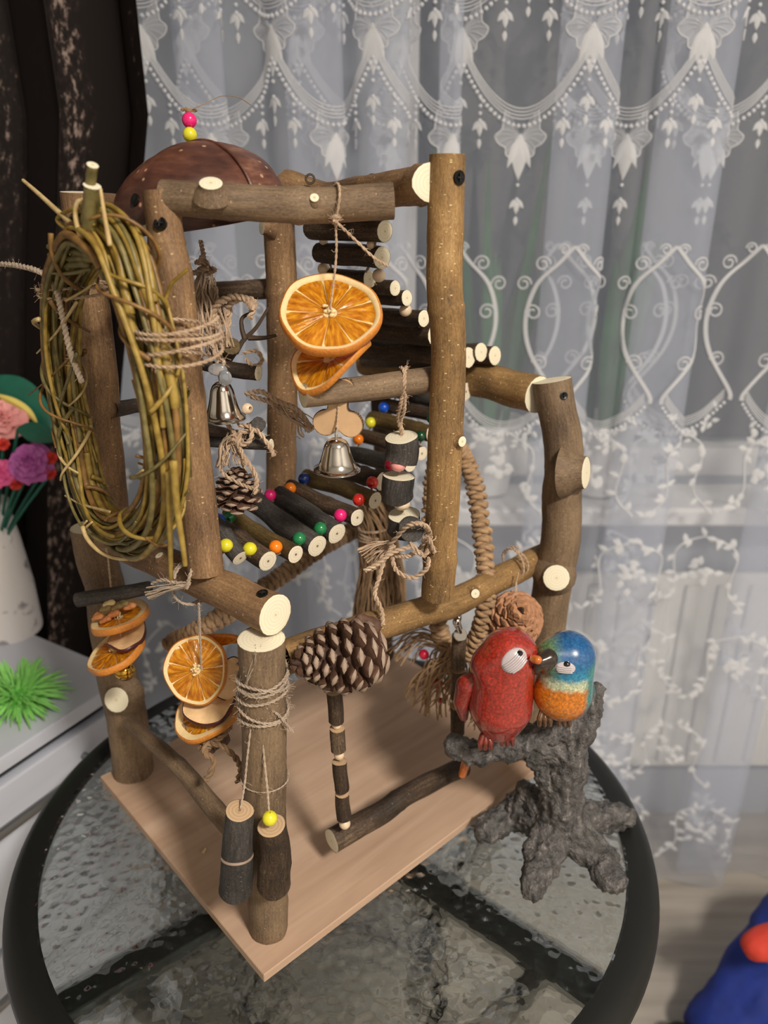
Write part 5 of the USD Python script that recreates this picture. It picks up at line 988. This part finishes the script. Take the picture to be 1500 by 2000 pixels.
for lst, cols in ((fa, 'crimson blue green blue pink orange navy green green orange yellow blue blue orange'.split()), (fb, 'yellow yellow orange green green pink red red crimson darkgreen darkgreen darkgreen orange orange'.split())):
    for k in range(n - 1):
        e = lst is fa; inn = (fb[k] - fa[k]) * (.10 if e else -.10); inn2 = (fb[k + 1] - fa[k + 1]) * (.10 if e else -.10)
        q = (lst[k] + inn + lst[k + 1] + inn2) / 2 + np.array([0, 0, .006]); T.part('bead', bead_mesh(q, .0056, lst[k + 1] - lst[k], .2), 'bead_' + cols[k], label=cols[k].replace('crimson', 'dark red').replace('navy', 'dark blue').replace('darkgreen', 'dark green') + ' bead')
    T.part('cord', vf(tube(spline([x + y for x, y in zip(lst, [((fb[k] - fa[k]) * (.10 if lst is fa else -.10)) for k in range(n)])], 60), .0009, 6)), 'jute')

# ------------------------------------------------------------------ rope pieces
def rope_wrapped(T, name, pts, R, r, label, mt='rope'):
    p = spline(pts, 120); ln = np.linalg.norm(np.diff(p, axis=0), axis=1).sum(); turns = int(ln / (r * 2.0))
    core = T.part(name, vf(tube(p, R * .9, 10)), 'jute', label=label); m = coil(p, R, r, turns, step=18, seed=4); t, a, b = frames(m); al = np.r_[0, np.cumsum(np.linalg.norm(np.diff(m, axis=0), axis=1))]; ph = al / (r * 5) * 2 * np.pi
    ms = [tube(m + (np.cos(ph + k * np.pi)[:, None] * a + np.sin(ph + k * np.pi)[:, None] * b) * r * .45, r * .7, 5) for k in (0, 1)]
    T.part('winding', vf(join(*ms)), mt, parent=core, smooth=True)
T = Thing('rope_ring', 'ring wound with jute rope hanging behind the tall post, frayed tassel with red beads below', 'rope ring', P(895, 1300, d=.76))
rg = [(880, 868), (905, 890), (928, 950), (940, 1030), (948, 1110), (948, 1180), (935, 1240), (905, 1275), (872, 1262), (852, 1200), (846, 1110), (843, 1010), (848, 930), (862, 885), (880, 868)]
rope_wrapped(T, 'ring', [P(x, y, d=.76 + .02 * math.sin(k)) for k, (x, y) in enumerate(rg)], pxl(13, .76), .0036, 'jute-wound ring')
T.part('tassel', vf(join(frayed([P(890, 1262, d=.77), P(865, 1310, d=.785), P(845, 1370, d=.80)], .014, 80, 5, .9, .0008), frayed([P(880, 1265, d=.77), P(820, 1245, d=.79), P(780, 1280, d=.80)], .008, 30, 6, 1.0), frayed([P(925, 1260, d=.77), P(928, 1330, d=.785), P(915, 1400, d=.80)], .012, 60, 7, .6))), 'rope', kind='stuff')
for x, y in ((828, 1278), (854, 1335), (860, 1368)): T.part('bead', bead_mesh(P(x, y, d=.79), .0052 if y < 1360 else .003, (0, 0, 1), .2), 'bead_crimson')
T.part('cord', vf(twine([P(880, 775, d=.74), P(880, 868, d=.76)], .0014)), 'twine')
T = Thing('rope_perch', 'slanting perch wound with jute rope under the bead bridge', 'perch', P(520, 1150, d=.84))
rope_wrapped(T, 'perch', [P(330, 1262, u=.06), P(420, 1212, u=.10), P(520, 1145, u=.17), P(620, 1075, u=.25), P(700, 1030, u=.32), P(745, 1012, u=.372)], pxl(13, .83), .0036, 'jute-wound perch', 'jute')
T = Thing('jute_tassel', 'thick tassel of frayed jute fibres hanging on the rear post behind the log slices', 'tassel', P(745, 1215, d=.86))
T.part('strands', vf(join(frayed([P(715, 985, d=.86), P(735, 1040, d=.86), P(745, 1120, d=.865), P(740, 1215, d=.87)], .022, 170, 3, .15, .0010), frayed([P(750, 1040, d=.85), P(757, 1120, d=.855), P(755, 1200, d=.86)], .016, 90, 4, .2, .0010))), 'jute', kind='stuff')
T.part('binding', vf(wraps(P(735, 1040, d=.86), (0, 0, 1), .019, .0014, 4, .004, 4)), 'twine')

# ------------------------------------------------------------------ parrot figurine
Yb = P(1080, 1650, z=-.006)[1]
Q = lambda x, y, o=0.0: P(x, y, Y=Yb + o)
def J(x, y, w, o=0.0): q = Q(x, y, o); return (q, pxl(w, dep(q)))
def ground(x, y, w):
    q = P(x, y, z=-.009 + .008); r = pxl(w, dep(q)); q[2] = TABLE_Z + r * .9; return (q, r)
T = Thing('parrot_figurine', 'glazed figurine of a red and a blue parrot touching beaks on a grey stump', 'figurine', Q(1085, 1650))
js = [J(1085, 1600, 46), J(1100, 1535, 42), J(1108, 1470, 40), J(1112, 1425, 34), J(1040, 1440, 28), J(985, 1462, 24), J(930, 1470, 22), J(888, 1455, 20), J(1150, 1385, 23), J(1166, 1350, 14),
      ground(1000, 1600, 30), ground(950, 1625, 26), ground(1060, 1690, 34), ground(1042, 1735, 28), ground(1165, 1675, 32), ground(1195, 1722, 26), ground(1180, 1605, 28), ground(1220, 1600, 22), J(1030, 1545, 18, .02), J(1060, 1510, 16, -.004)]
lk = [(0, 1), (1, 2), (2, 3), (3, 4), (4, 5), (5, 6), (6, 7), (3, 8), (8, 9), (2, 4), (0, 10), (10, 11), (0, 12), (12, 13), (0, 14), (14, 15), (0, 16), (16, 17), (18, 0), (18, 10), (19, 1), (19, 4), (2, 8)]
st = smoothed(bones(js, lk, 16), .0026, 10)
n_ = st.vertex_normals; hh = meshkit.fbm(st.vertices * np.array([170, 170, 70]), 4, 3) - .5; h2 = meshkit.fbm(st.vertices * 320, 3, 8) - .5; h3 = meshkit.noise(st.vertices * 60, 5) - .5
st.vertices = st.vertices + n_ * (.0095 * hh + .0055 * h2 + .007 * h3)[:, None]; st.vertices[:, 2] = np.maximum(st.vertices[:, 2], TABLE_Z + .0004)
T.part('stump', st, 'stump', smooth=True, label='grey bark-textured stump')
PM = {}
def glazed(name, js, lk, paint, label, it=60, edge=.0022):
    m = smoothed(bones(js, lk, 30), edge, it); PM[label] = m; return T.part(name, m, 'glaze', smooth=True, col=paint(m.vertices), label=label)
RED, DRED = np.array(lin(156, 44, 32)), np.array(lin(104, 26, 22))
f_ = -.022                                                     # the birds sit a little in front of the trunk
def paint_red(v):
    w = np.clip((meshkit.fbm(v * 90, 3, 2) - .35) * 2.2, 0, 1)[:, None]; return RED * (1 - w * .3) + DRED * w * .3
rp_ = glazed('parrot', [J(995, 1280, 56, f_), J(982, 1330, 59, f_), J(978, 1375, 63, f_), J(976, 1402, 47, f_), J(965, 1300, 46, f_), J(1022, 1272, 28, f_ - .006)], [(0, 1), (1, 2), (2, 3), (4, 1), (0, 4), (0, 5)], paint_red, 'red parrot')
glazed_w = lambda js, lk, pt, par, nm='wing': T.part(nm, (lambda m: m)(smoothed(bones(js, lk, 18), .002, 10)), 'glaze', parent=par, smooth=True, col=None)
def sub(name, js, lk, par, mt, paint=None, edge=.0018, it=8, label=None):
    m = smoothed(bones(js, lk, 16), edge, it); return T.part(name, m, mt, parent=par, smooth=True, col=(paint(m.vertices) if paint else None), label=label)
sub('wing', [J(912, 1338, 22, f_ + .004), J(902, 1372, 17, f_ + .004), J(906, 1400, 9, f_ + .006), J(930, 1325, 16, f_ + .004)], [(3, 0), (0, 1), (1, 2)], rp_, 'glaze', lambda v: paint_red(v) * .75)
def patch(par, body, name, px_, py_, wpx, hpx, mt, ridges=0, roll=0.0, dome=.25):
    """a low domed patch that follows the surface it lies on"""
    q, n = seen(body, px_, py_); d = dep(q); w, h = pxl(wpx, d), pxl(hpx, d); n = unit(n + CAMDIR * .3); B = basis(n); X = math.cos(roll) * B[0] + math.sin(roll) * B[1]; Yv = -math.sin(roll) * B[0] + math.cos(roll) * B[1]
    def on(x, y, lift):
        o = q + n * .03 + np.outer(x, X) + np.outer(y, Yv); hit, _ = cast(body, o, np.tile(-n, (len(o), 1))); return np.array([(p if p is not None else q + X * a + Yv * b - n * .004) + n * l for p, a, b, l in zip(hit, x, y, np.broadcast_to(lift, np.shape(x)))])
    rr = np.array([0, .3, .6, .85, .97, 1.0]); th = np.linspace(0, 2 * np.pi, 25)[:-1]; V_, F_ = [], []
    for r in rr: V_.append(on(r * w * np.cos(th), r * h * np.sin(th), dome * w * math.sqrt(max(0, 1 - r * r)) + (.0003 if r < 1 else -.0008)))
    V_ = np.vstack(V_); F_ = np.array([[a * 24 + b, a * 24 + (b + 1) % 24, (a + 1) * 24 + (b + 1) % 24, (a + 1) * 24 + b] for a in range(5) for b in range(24)])
    p = T.part(name, (V_, F_ if False else np.vstack([F_[:, [0, 2, 1]], F_[:, [0, 3, 2]]])), mt, parent=par, smooth=True)
    for k in range(ridges):
        yv = .35 - k * (1.2 / max(1, ridges)); xs = np.linspace(-.85, .85, 9) * math.sqrt(max(.05, 1 - yv * yv)); ys = yv - .12 * (1 - xs ** 2)
        T.part('ridge', vf(tube(on(xs * w, ys * h, dome * w * np.sqrt(np.clip(1 - xs ** 2 - ys ** 2, 0, 1)) + .0003), .0010, 6)), mt, parent=par, smooth=True)
    return q
fr = unit([.30, -.93, .10])
rc = J(1000, 1278, 50, f_)[1]
patch(rp_, PM['red parrot'], 'cheek_patch', 1005, 1291, 29, 22, 'eye_patch', 6, roll=.75, dome=.10)
patch(rp_, PM['red parrot'], 'eye', 1015, 1276, 6.5, 6.5, 'eye_black', dome=1.1)
sub('beak', [J(1030, 1284, 18, f_ - .010), J(1046, 1292, 13, f_ - .012), J(1050, 1312, 7, f_ - .010), J(1032, 1302, 14, f_ - .008)], [(0, 1), (1, 2), (3, 1), (0, 3)], rp_, 'beak_dark')
def foot(par, x, y, mt):
    for k, dx in enumerate((-10, 0, 10)): sub('toe', [J(x + dx * .5, y - 12, 6.5, f_ - .010), J(x + dx, y + 2, 6, f_ - .014), J(x + dx * 1.05, y + 14, 4.5, f_ - .012)], [(0, 1), (1, 2)], par, mt, edge=.0012, it=4)
foot(rp_, 948, 1448, 'foot_red'); foot(rp_, 990, 1440, 'foot_red')
sub('tail', [J(914, 1478, 10, .014), J(903, 1512, 8, .016)], [(0, 1)], rp_, 'beak_amber', label='amber tail tip')
BL, SK, TEAL, GRN, WHT, ORG = (np.array(lin(*c)) for c in ((14, 84, 140), (24, 122, 160), (44, 128, 128), (104, 132, 46), (180, 190, 160), (190, 110, 20)))
bx, bz = Q(1100, 1300, f_)[0], Q(1100, 1300, f_)[2]; su = pxl(1, dep(Q(1100, 1300, f_)))
def paint_blue(v):
    x = (v[:, 0] - bx) / su; z = (v[:, 2] - bz) / su / .93; w = lambda a, b, t: np.clip((t - a) / (b - a), 0, 1)[:, None]
    nz = (meshkit.fbm(v * 160, 3, 4) - .5) * 22; z = z + nz; x = x + nz * .6
    c = BL * w(10, 40, z) + SK * (1 - w(10, 40, z)); g_ = (1 - w(-34, -8, x)) * w(-20, 6, z); c = c * (1 - g_ * .75) + GRN * g_ * .75
    low = 1 - w(-10, 2, z); c = c * (1 - low) + WHT * low; bel = 1 - w(-30, -20, z); c = c * (1 - bel) + ORG * bel
    back = w(34, 46, x) * (1 - w(20, 30, z)); c = c * (1 - back) + TEAL * back; bt_ = 1 - w(-98, -88, z); return c * (1 - bt_ * .35) + np.array(lin(150, 112, 80)) * bt_ * .35
bp_ = glazed('parrot', [J(1110, 1284, 53, f_), J(1104, 1320, 54, f_), J(1098, 1350, 58, f_), J(1085, 1283, 39, f_ - .004)], [(0, 1), (1, 2), (0, 3)], paint_blue, 'blue parrot with an orange belly')
bc = J(1110, 1284, 50, f_)[1]
patch(bp_, PM['blue parrot with an orange belly'], 'cheek_patch', 1104, 1305, 20, 13, 'eye_patch', 4, dome=.10)
patch(bp_, PM['blue parrot with an orange belly'], 'eye', 1107, 1297, 7, 6, 'eye_black', dome=.8)
bk_ = sub('beak', [J(1072, 1286, 20, f_ - .014), J(1056, 1292, 14, f_ - .018), J(1048, 1308, 7, f_ - .018), J(1066, 1304, 14, f_ - .012)], [(0, 1), (1, 2), (3, 1), (0, 3)], bp_, 'beak_dark')
sub('beak_band', [J(1042, 1287, 8, f_ - .022), J(1050, 1289, 9, f_ - .025)], [(0, 1)], bp_, 'beak_amber')
sub('wing', [J(1146, 1318, 12, f_ + .012), J(1152, 1348, 10, f_ + .014), J(1146, 1378, 6, f_ + .014)], [(0, 1), (1, 2)], bp_, 'glaze', lambda v: np.tile(TEAL * .8, (len(v), 1)))
foot(bp_, 1064, 1402, 'foot_bronze'); foot(bp_, 1102, 1402, 'foot_bronze')
